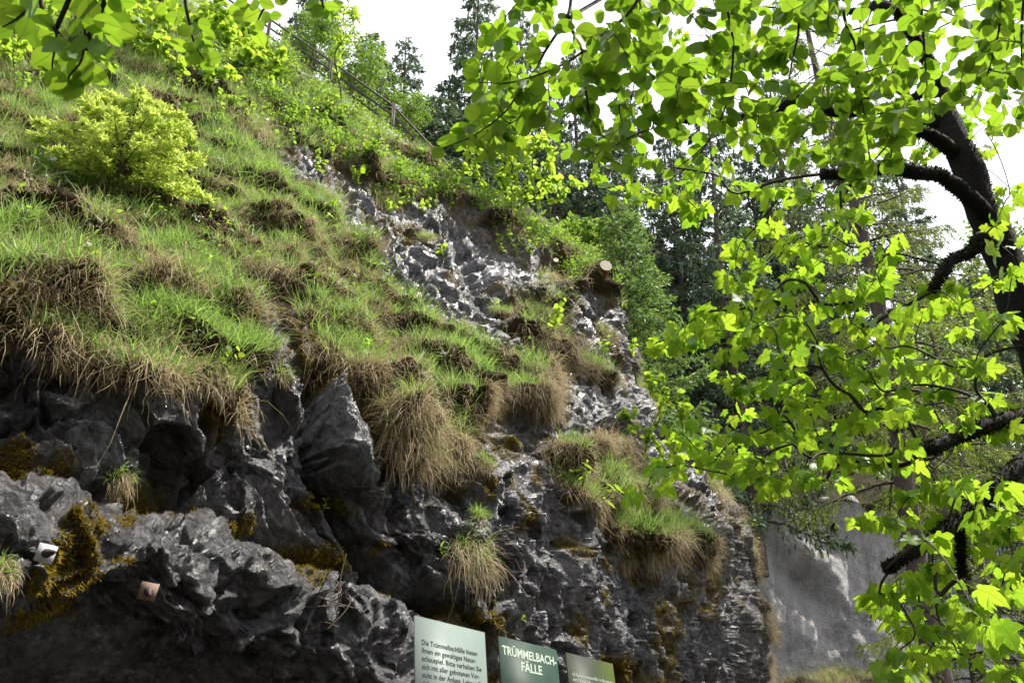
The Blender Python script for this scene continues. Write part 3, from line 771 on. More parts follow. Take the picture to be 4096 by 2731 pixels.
def grow(seeds, ends, sag=0.06, jit=0.05, nsub=5, wpath=0.3):
    """a branching skeleton that reaches every end from the seed polylines; returns chains (points, tip counts) """
    pos = [np.asarray(p, float) for p in seeds]; par = [-1] * len(pos); path = [0.0] * len(pos)
    tang = [None] * len(pos)
    ends = np.asarray(ends, float); sd = np.array(pos)
    d0 = np.array([np.min(np.linalg.norm(sd - e, axis=1)) for e in ends])
    cnt = [0] * len(pos); chains = []
    for e in ends[np.argsort(d0)]:
        A = np.array(pos); dd = np.linalg.norm(A - e, axis=1)
        j = int(np.argmin(dd + wpath * np.array(path)))
        p0 = pos[j]; L = dd[j]
        t0 = tang[j] if tang[j] is not None else nrm(e - p0)
        c1 = p0 + nrm(t0 + .6 * nrm(e - p0)) * L * .4 + rng.normal(size=3) * jit * L
        c2 = p0 + (e - p0) * .7 + np.array([0, 0, sag * L]) + rng.normal(size=3) * jit * L
        t = np.linspace(0, 1, nsub + 1)[1:, None]
        pts = (1 - t) ** 3 * p0 + 3 * (1 - t) ** 2 * t * c1 + 3 * (1 - t) * t ** 2 * c2 + t ** 3 * e
        idx = [j]; last = j
        for q_ in pts:
            pos.append(q_); par.append(last); path.append(path[last] + float(np.linalg.norm(q_ - pos[last])))
            tang.append(nrm(q_ - pos[last])); cnt.append(0); last = len(pos) - 1; idx.append(last)
        chains.append(idx)
        k = last
        while k != -1: cnt[k] += 1; k = par[k]
    return np.array(pos), chains, np.array(cnt), tang

def twig_tubes(bag, pos, chains, cnt, r0, pw=.42, sides=5, rmax=1.0):
    for c in chains:
        r = np.minimum(r0 * np.maximum(cnt[c], 1) ** pw, rmax); r[0] = r[1]; r[-1] *= .7
        tube(bag, pos[c], r, sides, rnd=random.random())

def leaf_frames(P, out, kind):
    """tip direction and face normal for leaves at P pointing roughly along out"""
    n = len(P); up = np.array([0, 0, 1.])
    if kind == 'maple':
        T = nrm(out * np.array([.8, .8, .2]) + rng.normal(size=(n, 3)) * .35 + np.array([-.05, -.1, -.62]))
        Nn = nrm(up * .55 + nrm(np.asarray(out) * [1, 1, 0]) * .25 + np.array([.15, .60, 0]) + rng.normal(size=(n, 3)) * .30)
    elif kind == 'beech':
        T = nrm(out * .8 + rng.normal(size=(n, 3)) * .45 + np.array([0, 0, -.35]))
        Nn = nrm(up * .70 + np.array([.1, .42, 0]) + rng.normal(size=(n, 3)) * .34)
    else:
        T = nrm(out * .8 + rng.normal(size=(n, 3)) * .5 + np.array([0, 0, -.15]))
        Nn = nrm(up * .7 + np.array([.15, .25, 0]) + rng.normal(size=(n, 3)) * .45)
    return T, Nn

# ------------------------------------------------------------------ hillside, grey cliff, forest behind
def patch_mesh(name, bot, top, nu, nv, amp, freq, mat, curve=1.0, back=6, extra=None):
    b = polyline(bot, nu); t = polyline(top, nu)
    v = np.linspace(0, 1, nv)[:, None]
    Wb = unp(b[:, 0], b[:, 1], b[:, 2]); Wt = unp(t[:, 0], t[:, 1], t[:, 2])
    P = Wb[None] * (1 - v[..., None]) + Wt[None] * v[..., None]
    kk = np.arange(1, back + 1)[:, None, None]
    P = np.concatenate([P, Wt[None] + np.array([0, 1.0, -.12]) * kk * 3.0], 0)
    n = grid_normal(P)
    if (n[nv // 2, nu // 2] @ (CAMP - P[nv // 2, nu // 2])) < 0: n = -n
    d = fbm(P * freq, 5) * amp
    if extra is not None: d = d + extra(P)
    P = P + n * d[..., None]
    nr, nc = P.shape[:2]
    i = (np.arange(nr - 1)[:, None] * nc + np.arange(nc - 1)[None]).ravel()
    return P, mesh(name, P.reshape(-1, 3), [np.stack([i, i + 1, i + nc + 1, i + nc], -1)]), mat
HP, me, _ = patch_mesh('hillside', [(700, 500, 30), (1600, 830, 25), (2100, 1080, 23.5), (2450, 1420, 25.5), (2750, 1915, 35.4), (2950, 1960, 38.4), (3400, 2000, 40.9), (3800, 2090, 43.2), (4700, 2300, 44.2)],
    [(700, 100, 62), (1500, 470, 58), (1900, 600, 60), (2400, 850, 62), (2900, 1120, 66), (3400, 1480, 68), (3800, 1740, 66), (4700, 2000, 64)], 150, 60, 1.3, .14, M_EARTH)
put('hillside', me, M_EARTH, kind='structure')
def grey_extra(P):
    x, y, z = prj(P)
    d = 0
    for (x0, y0), (x1, y1), wdt, amp in (((3050, 2150), (3250, 2350), 60, -.55), ((3240, 2330), (3330, 2560), 45, -.40), ((3120, 2120), (3330, 2330), 80, .35)):
        t = np.clip(((x - x0) * (x1 - x0) + (y - y0) * (y1 - y0)) / ((x1 - x0) ** 2 + (y1 - y0) ** 2), 0, 1)
        d = d + amp * np.exp(-(np.hypot(x - x0 - t * (x1 - x0), y - y0 - t * (y1 - y0)) / wdt) ** 2)
    return d
GPm, me, _ = patch_mesh('grey_cliff', [(2600, 2850, 31), (3000, 2850, 33), (3300, 2840, 36), (3800, 2840, 39), (4600, 2840, 40)], [(2500, 1890, 35.2), (2750, 1915, 35.8), (2950, 1960, 38.8), (3400, 2000, 41.3), (3800, 2090, 43.6), (4600, 2300, 44.6)], 220, 130, .55, .35, M_GREY, back=1, extra=grey_extra)
put('grey_cliff', me, M_GREY, kind='structure')
# grassy mound at the foot of the grey cliff
def mound():
    n = 48; u = np.linspace(0, np.pi, n); v = np.linspace(-.1, np.pi / 2, 20)
    c = unp(3330, 2700, 30) ; c[2] = -.2
    U, Vv = np.meshgrid(np.linspace(0, 2 * np.pi, n), v)
    P = np.stack([np.cos(U) * np.cos(Vv) * 3.4, np.sin(U) * np.cos(Vv) * 2.6, np.sin(Vv) * 2.55], -1)
    P = P * (1 + .18 * fbm(P * .6, 3))[..., None] + c
    i = (np.arange(19)[:, None] * n + np.arange(n - 1)[None]).ravel()
    return P, mesh('mound', P.reshape(-1, 3), [np.stack([i, i + 1, i + n + 1, i + n], -1)])
MP, me = mound()
put('mound', me, M_EARTH, kind='structure')
k = rng.integers(0, MP.shape[0] * MP.shape[1], 1300)
C = MP.reshape(-1, 3)[k] + rng.normal(size=(1300, 3)) * .05
cn = nrm(C - np.array([*unp(3330, 2700, 30)[:2], -.2]))
V, F, r = clump_blades(C, cn, rng.uniform(.3, .55, 1300), 9, False, 3); 
put('mound_dead_grass', mesh('mound_dead_grass', V, F, r), M_DRY, kind='stuff', label='brown withered grass on the mound below the grey cliff')
V, F, r = clump_blades(C[:420] + [0, 0, .05], cn[:420], rng.uniform(.25, .5, 420), 9, True, 3)
put('mound_grass', mesh('mound_grass', V, F, r), M_GRASS, kind='stuff', label='green grass on top of the mound below the grey cliff')

def spruce(H, Rr, nbr, droop, sl, sw, dens, seed, h0=0.12, trunk_r=.2, pend=0.6, upturn=0.0, top=0.3, ks=5, h1=1.0):
    """conifer: tapered trunk and whorled boughs carrying needle sprays. returns trunk Bag, crown Bag"""
    g = np.random.default_rng(seed)
    tb, cb = Bag(), Bag()
    zz = np.linspace(0, H, 18)
    sway = np.stack([.02 * H * .3 * np.sin(zz * .5 + seed), .02 * H * .3 * np.cos(zz * .37), zz], 1)
    tube(tb, sway, trunk_r * (1 - zz / H) ** .8 + .012, 10, lump=.10, seed=seed)
    for b in range(nbr):
        f = h0 + (h1 - h0) * (b + g.random()) / nbr
        hh = f * H
        l = Rr * (1 - f) ** .75 * g.uniform(.65, 1.12) + top
        if f > .97: l = .3 * l
        az = b * 2.39996 + g.normal() * .3
        d = np.array([math.cos(az), math.sin(az), 0])
        n = max(6, int(l / .12))
        t = np.linspace(0, 1, n)
        el = g.uniform(.0, .25) * (1 if f < .8 else 2.2)
        P = np.stack([d[0] * l * t, d[1] * l * t, l * (el * t - droop * t ** 1.6 + upturn * t ** 4)], 1) + np.array([np.interp(hh, zz, sway[:, 0]), np.interp(hh, zz, sway[:, 1]), hh])
        P += np.cumsum(g.normal(size=P.shape), 0) * .008 * l
        tube(tb, P, np.linspace(.035, .006, n) * (l / 2.5 + .2), 4, cap=False)
        # side twigs
        m = max(4, int(l * dens))
        s = np.sqrt(g.uniform(.03, 1, m))
        base = np.stack([np.interp(s, t, P[:, k]) for k in range(3)], 1)
        sd = np.where(g.random(m) < .5, -1, 1)[:, None]
        lat = np.array([-d[1], d[0], 0])
        tl = (.16 + .34 * (1 - s) * l * .6 + .1 * g.random(m)) * min(1.0, .5 + l * .3)
        dr = nrm(d * .75 + lat * sd * 1.0 + np.stack([0 * s, 0 * s, -pend * g.uniform(.3, 1.3, m)], 1) + g.normal(size=(m, 3)) * .15)
        # needle sprays along every side twig
        u = (np.arange(ks) + .5) / ks
        o = base[:, None] + dr[:, None] * (tl[:, None] * u[None])[..., None] + np.array([0, 0, -1.]) * (pend * .45 * tl[:, None] * u[None] ** 2)[..., None]
        o = o.reshape(-1, 3); dd = np.repeat(dr, ks, 0)
        nn = len(o)
        sprd = nrm(dd + g.normal(size=(nn, 3)) * .55 + np.array([0, 0, -pend * .5]))
        L = sl * g.uniform(.6, 1.3, nn); Wd = sw * g.uniform(.7, 1.3, nn)
        side = nrm(np.cross(sprd, g.normal(size=(nn, 3))))
        A = o; Bm = o + sprd * (L * .45)[:, None]; T_ = o + sprd * L[:, None]
        V = np.stack([A, Bm + side * Wd[:, None] * .5, T_, Bm - side * Wd[:, None] * .5], 1).reshape(-1, 3)
        i = (np.arange(nn) * 4)[:, None]
        cb.add(V, [np.concatenate([i, i + 1, i + 2, i + 3], 1)], np.repeat(np.clip(g.random(nn) * .7 + .3 * g.random(), 0, 1), 4))
    return tb, cb

SPR = []
for sd in range(3):
    tb, cb = spruce(18, 3.2, 150, .34, .30, .085, 15, 40 + sd, .08, .24, .75)
    SPR.append((tb.mesh('spruce_trunk'), cb.mesh('spruce_crown', False)))
for a_, b_ in SPR: a_.materials.append(M_SBARK); b_.materials.append(M_SPRUCE)
def spruce_at(px, py, z, H, rs, lab, var, rot=0.0, group='dark spruces behind the cliff'):
    tip = unp(px, py, z)
    t = thing('spruce_tree', lab, 'spruce', (tip[0], tip[1], tip[2] - H), group)
    t.rotation_euler = (0, 0, rot); t.scale = (rs, rs, H / 18)
    for nm, me in zip(('trunk', 'crown'), SPR[var]):
        o = bpy.data.objects.new(nm, me); COL.objects.link(o); o.parent = t
for args in [(1632, 150, 36, 15, .78, 'small dark spruce standing alone against the sky left of the gap', 0, 0.),
    (1925, -90, 40, 23, 1.0, 'tall dark spruce rising into the sky right of the gap', 1, .7),
    (1805, 300, 37, 13, .8, 'short spruce just left of the foot of the tall sky spruce', 2, 1.3),
    (1500, 130, 42, 17, 1.0, 'dark spruce on the left side of the sky gap behind pale broadleaves', 1, 2.2),
    (1290, -120, 44, 20, 1.1, 'spruce at the upper edge behind the highest hazel bushes', 2, 3.0),
    (1735, 395, 33, 9, .95, 'low bushy spruce behind the iron railing', 0, 4.0),
    (1890, 420, 34, 10, 1.0, 'second low bushy spruce, behind the end of the railing', 2, 5.0),
    (2090, 40, 45, 22, .95, 'spruce half hidden behind the first hanging beech twigs', 0, .4),
    (2290, 190, 47, 22, .9, 'grey green spruce seen through beech leaves above the hazel bush', 1, 1.9),
    (2500, 330, 48, 21, .95, 'spruce standing behind the bright young fir', 2, .9),
    (2660, 430, 42, 21, .8, 'slender spruce left of the hazy trunk in the middle of the forest', 0, 2.8),
    (2800, 330, 40, 24, .95, 'hazy tall spruce with visible trunk right of the young fir', 1, 3.6),
    (2980, 560, 44, 20, .95, 'spruce behind the first yellow maple sprays', 2, 5.2),
    (3180, 700, 47, 18, .9, 'spruce behind the thick of the maple leaves', 0, 4.4),
    (3900, 1020, 24, 15, .75, 'thin spruce behind the maple trunk', 1, 1.1),
    (4130, 1500, 27, 12, 1.0, 'spruce at the right border below the sky gap', 2, 2.0)]:
    spruce_at(*args)
for args in [(3060, 250, 46, 22, 1.0, 'tall dark spruce behind the middle of the beech leaves', 0, 2.1), (3330, 330, 47, 21, .95, 'tall spruce left of the maple boughs', 2, .2), (3560, 600, 46, 18, .9, 'spruce filling the gap beside the maple trunk', 1, 4.9), (2720, 640, 44, 16, .9, 'dense spruce right behind the young fir', 0, 5.6), (2900, 800, 46, 14, .95, 'dark spruce at the left edge of the maple foliage', 1, 2.6), (3120, 950, 48, 12, 1.0, 'dark spruce low behind the maple foliage', 2, .8), (2420, 520, 40, 19, .95, 'spruce above the bright young fir', 1, 1.4), (2200, 420, 40, 18, .9, 'spruce behind the open hazel bush', 2, 3.3)]:
    spruce_at(*args)

for k, (x, y, H, rs) in enumerate([(-9.5, -6, 19, 1.25), (-5, -10, 22, 1.3), (0.5, -11, 20, 1.25), (5.5, -9.5, 23, 1.3), (10.5, -7, 20, 1.25), (14, -2.5, 21, 1.2), (-12, -1.5, 17, 1.0)]):  # unseen trees added behind the camera to cut the sky light
    t = thing('spruce_tree', ['unseen spruce added behind the viewer beside the cliff', 'unseen tall spruce added behind the viewer', 'unseen spruce added straight behind the viewer', 'unseen tall spruce added behind the viewer on the right', 'unseen spruce added right of the path', 'unseen spruce added far right of the path', 'unseen spruce added at the foot of the cliff behind the left border'][k], 'spruce', (x, y, 0), 'unseen spruces added behind the viewer to dim the sky light')
    t.rotation_euler = (0, 0, k * 1.3); t.scale = (rs * 1.3, rs * 1.3, H / 18)
    for nm, me in zip(('trunk', 'crown'), SPR[k % 3]):
        o = bpy.data.objects.new(nm, me); COL.objects.link(o); o.parent = t

# the near spruce with its trunk in full view on the right
tb, cb = spruce(19, 3.1, 105, .42, .085, .017, 34, 91, .27, .21, 1.05, upturn=.12, ks=9)
t2, c2 = spruce(19, 2.0, 9, .45, .085, .017, 34, 95, .02, .01, 1.05, upturn=.12, ks=9, h1=.2)
for f_, v_ in c2.F.items(): pass
cb.add(np.vstack(c2.V), [np.vstack(v_) for v_ in c2.F.values()], np.concatenate(c2.r))
b0 = unp(3805, 2800, 13.2); b0[2] = 0
t = thing('spruce_tree', 'near spruce with bare grey brown trunk and drooping boughs before the grey cliff', 'spruce', b0)
put('trunk', tb.mesh('near_trunk'), M_SBARK).parent = t
put('crown', cb.mesh('near_crown', False), M_NEAR).parent = t
for (bxp, z, sd, lab, H_, nb) in [(4060, 17.5, 92, 'spruce in the lower right corner with yellowish shoots', 13, 80), (3930, 22, 93, 'thin trunked spruce right of the near spruce', 15, 80)]:
    tb, cb = spruce(H_, 2.6, nb, .38, .11, .024, 22, sd, .12, .14, .95, ks=7)
    b0 = unp(bxp, 2800, z); b0[2] = 0
    t = thing('spruce_tree', lab, 'spruce', b0)
    put('trunk', tb.mesh('trunk'), M_SBARK).parent = t; put('crown', cb.mesh('crown', False), M_NEAR).parent = t
# bright young fir behind the cliff edge
tb, cb = spruce(10.5, 2.7, 230, .12, .16, .05, 20, 77, .05, .13, .25, upturn=.1, top=.25)
tip = unp(2480, 810, 27)
t = thing('fir_tree', 'bushy bright green young fir behind the cut log', 'fir', (tip[0], tip[1], tip[2] - 10.5))
put('trunk', tb.mesh('fir_trunk'), M_SBARK).parent = t; put('crown', cb.mesh('fir_crown', False), M_FIR).parent = t

# spruce sapling on the grassy slope
def sapling():
    p, nn = on_cliff(440, 800)
    t = thing('spruce_sapling', 'round yellow green spruce sapling growing out of the grassy slope', 'sapling', p)
    g = np.random.default_rng(5); tb, cb = Bag(), Bag()
    H = 1.45
    out = np.array([.5, -.35, 0])
    zz = np.linspace(-.1, H, 10); axis = np.stack([.10 * zz * .6, -.05 * zz, zz], 1)
    tube(tb, axis, .035 * (1 - zz / (H + .1)) + .006, 7)
    for b in range(95):
        f = (b + g.random()) / 95
        l = (.98 * (1 - f) ** .55 + .10) * g.uniform(.55, 1.22)
        az = b * 2.39996 + g.normal() * .25
        d = np.array([math.cos(az), math.sin(az), 0]); n = 9; tt = np.linspace(0, 1, n)
        s0 = np.array([.06 * f, -.05 * f, .10 + f * (H - .12)])
        P = np.stack([d[0] * l * tt, d[1] * l * tt, l * (.30 * tt - .34 * tt ** 2 + .35 * f * tt)], 1) + s0
        P += np.cumsum(g.normal(size=P.shape), 0) * .006
        tube(tb, P, np.linspace(.010, .003, n), 4, cap=False)
        m = max(12, int(l * 62)); s = np.sqrt(g.uniform(.04, 1, m))
        base = np.stack([np.interp(s, tt, P[:, k]) for k in range(3)], 1)
        lat = np.array([-d[1], d[0], 0]); sdn = np.where(g.random(m) < .5, -1, 1)[:, None]
        tw = nrm(d * .8 + lat * sdn * .8 + g.normal(size=(m, 3)) * .25 + np.array([0, 0, .12]))
        tl = .06 + .16 * (1 - s) * l + .03 * g.random(m)
        for q_ in range(4):
            o = base + tw * (tl * (q_ + .5) / 4)[:, None]
            for w_ in range(2):
                dr = nrm(tw + g.normal(size=(m, 3)) * .6 + np.array([0, 0, -.15]))
                L = .066 * g.uniform(.6, 1.4, m); Wd = .023 * g.uniform(.7, 1.3, m)
                side = nrm(np.cross(dr, g.normal(size=(m, 3))))
                Bm = o + dr * (L * .5)[:, None]; T_ = o + dr * L[:, None]
                V = np.stack([o, Bm + side * Wd[:, None] * .5, T_, Bm - side * Wd[:, None] * .5], 1).reshape(-1, 3)
                i = (np.arange(m) * 4)[:, None]
                tipness = np.clip(.85 - s * .8 * .7 - .25 * (q_ / 3) + .25 * g.random(m), 0, .98)
                cb.add(V, [np.concatenate([i, i + 1, i + 2, i + 3], 1)], np.repeat(tipness, 4))
    put('trunk', tb.mesh('sapling_trunk'), M_SBARK).parent = t
    o = put('crown', cb.mesh('sapling_crown', False), M_SAPL); o.parent = t
sapling()

# broadleaf trees and bushes far behind
def leaf_cloud(nclump, rx, ry, rz, nleaf, ls, seed):
    g = np.random.default_rng(seed); cb, tb = Bag(), Bag()
    c = nrm(g.normal(size=(nclump, 3))) * (g.random(nclump) ** .45)[:, None] * np.array([rx, ry, rz]) + np.array([0, 0, rz * 1.35])
    cr = g.uniform(.16, .34, nclump) * (rx + rz) / 2
    for k in range(nclump):
        m = nleaf
        q_ = nrm(g.normal(size=(m, 3))) * (g.random(m) ** .5)[:, None] * cr[k] * np.array([1.2, 1.2, .8])
        P = c[k] + q_; dr = nrm(g.normal(size=(m, 3)) + q_ / cr[k] + [0, 0, -.4]); side = nrm(np.cross(dr, g.normal(size=(m, 3)) * .5 + [0, 0, 1]))
        L = ls * g.uniform(.7, 1.4, m)[:, None]
        V = np.stack([P, P + dr * L * .5 + side * L * .36, P + dr * L, P + dr * L * .5 - side * L * .36], 1).reshape(-1, 3)
        i = (np.arange(m) * 4)[:, None]
        cb.add(V, [np.concatenate([i, i + 1, i + 2, i + 3], 1)], np.repeat(np.clip(g.random(m) * .6 + .4 * g.random(), 0, 1), 4))
        b = np.array([0, 0, rz * .15 * g.random()]); mid = (b + c[k]) / 2 + [0, 0, -.1 * rz]
        tube(tb, smooth_line([b, mid, c[k]], 6), np.linspace(.022, .006, 7)[:len(smooth_line([b, mid, c[k]], 6))] * rz * .5, 4, cap=False)
    tube(tb, [[0, 0, -rz * .4], [0, 0, rz * .3], [.05, 0, rz]], np.array([.09, .07, .03]) * rz * .6, 7)
    return tb.mesh('trunk'), cb.mesh('crown', False)
BRD = [leaf_cloud(46, 2.6, 2.6, 3.2, 150, .16, 3), leaf_cloud(40, 2.2, 2.2, 2.6, 150, .15, 4)]
BSH = [leaf_cloud(16, 1.0, 1.0, .75, 70, .15, 5), leaf_cloud(14, 1.2, 1.0, .6, 70, .13, 6), leaf_cloud(13, .8, .8, .9, 70, .16, 8)]
for a_, b_ in BRD + BSH: a_.materials.append(M_TWIG); b_.materials.append(M_TREE)
def broad_at(px, py, z, sc, var, lab, name='broadleaf_tree', cat='tree', src=BRD, group=None, rot=0.0):
    p = unp(px, py, z)
    t = thing(name, lab, cat, p, group); t.scale = (sc, sc, sc); t.rotation_euler = (0, 0, rot)
    for nm, me in zip(('trunk', 'crown'), src[var]):
        o = bpy.data.objects.new(nm, me); COL.objects.link(o); o.parent = t
for args in [(1420, 520, 27, .50, 0, 'light green broadleaf tree behind the upper railing post'), (1600, 610, 29, .45, 1, 'small pale broadleaf tree behind the corner post of the railing'),
    (4060, 2010, 30, 1.25, 0, 'leafy tree at the right border under the thick mossy limb'), (3880, 2330, 27, .9, 1, 'light leafy tree low behind the near spruce'), (1230, 330, 30, .6, 1, 'broadleaf tree behind the high hazel bushes'), (4180, 1560, 40, 1.7, 1, 'pale leafy tree in the sky gap beside the maple trunk')]:
    broad_at(*args)
nb = 0
for k in range(46):
    u, v = rng.random(), rng.random()
    r_, c_ = int(2 + v * 50), int((.35 + u * .6) * 149)
    p = HP[r_, c_]; px, py, pz = prj(p)
    if not (2350 < px < 4200): continue
    t = thing('understory_bush', 'green bush in the undergrowth of the far wooded slope', 'bush', p, 'bushes on the far wooded slope')
    sc = rng.uniform(.7, 1.6); t.scale = (sc, sc, sc); t.rotation_euler = (0, 0, rng.random() * 6)
    for nm, me in zip(('trunk', 'crown'), BSH[k % 3]):
        o = bpy.data.objects.new(nm, me); COL.objects.link(o); o.parent = t
# low undergrowth on the slope
k = rng.integers(0, 55 * 150, 1500); P = HP[:55].reshape(-1, 3)[k] + rng.normal(size=(1500, 3)) * .3
n = 1500 * 10; P = np.repeat(P, 10, 0) + rng.normal(size=(n, 3)) * .3
d0 = nrm(rng.normal(size=(n, 3)) + [0, -.3, .6])
V, F, idx = blades(P, d0, rng.uniform(.15, .35, n), rng.uniform(.08, .16, n), rng.uniform(.2, .8, n), 2)
put('undergrowth', mesh('undergrowth', V, F, rng.random(n)[idx]), M_TREE, kind='stuff', label='mixed green undergrowth covering the far wooded slope')

# ------------------------------------------------------------------ stair edge and iron railing
KER = [(600, -85, 20.6), (738, 6, 20.3), (842, 70, 20.1), (988, 163, 19.8), (1180, 292, 19.4), (1360, 415, 18.9), (1470, 490, 18.6), (1560, 545, 18.35), (1620, 596, 18.1), (1680, 660, 17.9)]
kp = smooth_line(unp(*np.array(KER).T), 60)
bag = Bag()
Tt = nrm(np.gradient(kp, axis=0)); sdv = nrm(np.cross(Tt, [0, 0, 1.])); upk = np.cross(sdv, Tt)
wv = .006 * rng.normal(size=(len(kp), 4, 1))
V = np.stack([kp - sdv * .09 - upk * .35, kp + sdv * .09 - upk * .35, kp + sdv * .09 + upk * .10, kp - sdv * .09 + upk * .10], 1) + wv
m = len(kp); i = (np.arange(m - 1) * 4)[:, None]; j = np.arange(4)[None]
bag.add(V.reshape(-1, 3), [np.stack([i + j, i + (j + 1) % 4, i + 4 + (j + 1) % 4, i + 4 + j], -1).reshape(-1, 4), [[3, 2, 1, 0]], [[m * 4 - 4, m * 4 - 3, m * 4 - 2, m * 4 - 1]]])
put('stair_edge', bag.mesh('stair_edge', False), M_CONC, label='pale weathered concrete stair edge running down below the iron railing', cat='stair edge')
t = thing('railing', 'rusty dark iron railing with four bars climbing the cliff edge', 'railing', unp(1560, 540, 18.4))
POSTS = [(807, -160, 20, 20.8), (1060, 15, 190, 20.1), (1312, 192, 352, 19.3), (1562, 365, 548, 18.4), (1744, 560, 730, 17.9), (1868, 706, 850, 17.7)]
tl = np.array(t.location)
tops = []
for (x, y0, y1, z) in POSTS:
    b = unp(x, y1, z) - np.array([0, 0, .25]); tp = unp(x, y0, z)
    tp = np.array([b[0], b[1], tp[2]]); tops.append(tp)
    bag = Bag(); hh = (tp[2] - b[2]) / 2
    box(bag, (tp + b) / 2 - tl, [.014, 0, 0], [0, .035, 0], [0, 0, hh]); box(bag, (tp + b) / 2 - tl + np.array([.03, -.0, 0]), [.034, 0, 0], [0, .008, 0], [0, 0, hh * .998])
    put('post', bag.mesh('post', False), M_RUST).parent = t
tops = np.array(tops)
for k in range(4):
    bag = Bag(); q_ = tops - np.array([0, 0, .04 + .275 * k]) + np.array([0, .03, 0])
    tube(bag, polyline(q_, 12) - tl if False else q_ - tl, .026, 6)
    put('rail', bag.mesh('rail'), M_RUST).parent = t

# ------------------------------------------------------------------ signs
TH, SL, RL = .663, -.092, -.167
U = np.array([math.sin(TH) * math.cos(SL), math.cos(TH) * math.cos(SL), math.sin(SL)])
V0 = nrm(np.array([0, 0, 1.]) - U * U[2]); W0 = np.cross(U, V0); Vv = math.cos(RL) * V0 + math.sin(RL) * W0; Wn = np.cross(U, Vv)
O0 = unp(1660, 2460, 5.6)
def sign(name, label, x0, w, hgt, pmat, lmat, lines):
    """tilted notice board; lines = (text, left, baseline below top, width, cap size)"""
    o = O0 + U * x0
    M = Matrix([[*(float(v) for v in (U[i], Vv[i], Wn[i])), float(o[i])] for i in range(3)] + [[0, 0, 0, 1]])
    t = bpy.data.objects.new(name, None); COL.objects.link(t); t.matrix_basis = M
    t['label'] = label; t['category'] = 'sign'; t['group'] = 'notice boards at the foot of the cliff'
    bag = Bag()
    r = .004; b2 = Bag(); box(b2, [w / 2, -hgt / 2, -.006], [w / 2, 0, 0], [0, hgt / 2, 0], [0, 0, .006])
    p = put('panel', b2.mesh('panel', False), pmat); p.parent = t
    for xx in (.12, w - .12):
        b3 = Bag(); tube(b3, [[xx, -.06, -.036], [xx, -o[2] / Vv[2] - .1, -.036]], .024, 10); c = put('support_post', b3.mesh('support_post'), M_RUST); c.parent = t
    for (tx, lx, by_, tw, size) in lines:
        cu = bpy.data.curves.new('lettering', 'FONT'); cu.body = tx; cu.size = size; cu.extrude = 0.0006; cu.resolution_u = 2
        if lmat is M_LETL and size > .08: cu.offset = .0022
        oo = bpy.data.objects.new('tmp', cu); COL.objects.link(oo)
        me = bpy.data.meshes.new_from_object(oo.evaluated_get(bpy.context.evaluated_depsgraph_get()))
        COL.objects.unlink(oo); bpy.data.objects.remove(oo)
        co = np.empty(len(me.vertices) * 3, np.float32); me.vertices.foreach_get('co', co); co = co.reshape(-1, 3)
        xr = co[:, 0].max() - co[:, 0].min()
        if tw: co[:, 0] = (co[:, 0] - co[:, 0].min()) * tw / xr
        co[:, 0] += lx; co[:, 1] -= by_; co[:, 2] += .0012
        me.vertices.foreach_set('co', co.ravel()); me.update(); me.materials.clear()
        put('lettering', me, lmat).parent = t
    return t
LH, H1 = .0533, .187 + .0
sign('notice_board', 'pale grey green notice board with lines of black German text', 0, .770, 1.05, M_SIGNL, M_LETD,
     [('Die Trümmelbachfälle bieten', .066, .187, .600, .050), ('Ihnen ein gewaltiges Natur-', .066, .187 + LH, .585, .050), ('schauspiel. Bitte verhalten Sie', .066, .187 + 2 * LH, .640, .050), ('sich mit aller gebotenen Vor-', .066, .187 + 3 * LH, .615, .050), ('sicht in der Anlage. Lehnen Sie', .066, .187 + 4 * LH, .655, .050), ('sich', .066, .187 + 5 * LH, 0, .050)])
sign('notice_board', 'dark green notice board with big cream capital letters', .943, .784, .95, M_SIGND, M_LETL,
     [('TRÜMMELBACH-', .030, .131, .735, .094), ('FÄLLE', .265, .228, .280, .098)])
sign('notice_board', 'blackish green notice board with a yellow green forest print and small lettering', 1.871, .766, .95, M_SIGN3, M_LETL,
     [('10 Gletscherwasserfälle im Berginnern', .065, .184, .66, .040), ('mit Tunnel-Lift erschlossen', .065, .226, .50, .040)])

# ------------------------------------------------------------------ rock anchors
def anchor(px, py, sz, pmat, label):
    p, nn = on_cliff(px, py)
    nn = nrm(nrm(CAMP + np.array([1.2, 0, .2]) - p) + nn * .5); p = p + nn * .10
    t = thing('rock_anchor', label, 'rock anchor', p, 'steel rock anchors bolted to the lower ledge')
    X = nrm(np.cross([0, 0, 1.], nn)); Y = np.cross(nn, X); X, Y = nrm(X * .98 + Y * -.12), nrm(Y * .98 + X * .12)
    bag = Bag(); box(bag, [0, 0, 0], X * sz / 2, Y * sz / 2, nn * .008); put('plate', bag.mesh('plate', False), pmat).parent = t
    bag = Bag(); tube(bag, [nn * .008, nn * .03], sz * .26, 20); tube(bag, [nn * .03, nn * .045], sz * .18, 16); put('washer', bag.mesh('washer', False), M_RUST).parent = t
    bag = Bag(); tube(bag, [nn * .045 , nn * .10 ], sz * .17, 6); put('nut', bag.mesh('nut', False), M_RUST).parent = t
    bag = Bag(); tube(bag, [nn * .10, nn * .135], sz * .09, 10); put('bolt', bag.mesh('bolt', False), M_RUST).parent = t
anchor(160, 2208, .105, M_PLATE, 'whitish steel plate with rusty nut bolted to the ledge at the left border')
anchor(592, 2365, .115, M_RPLATE, 'rust brown steel plate with nut bolted to the ledge further right')

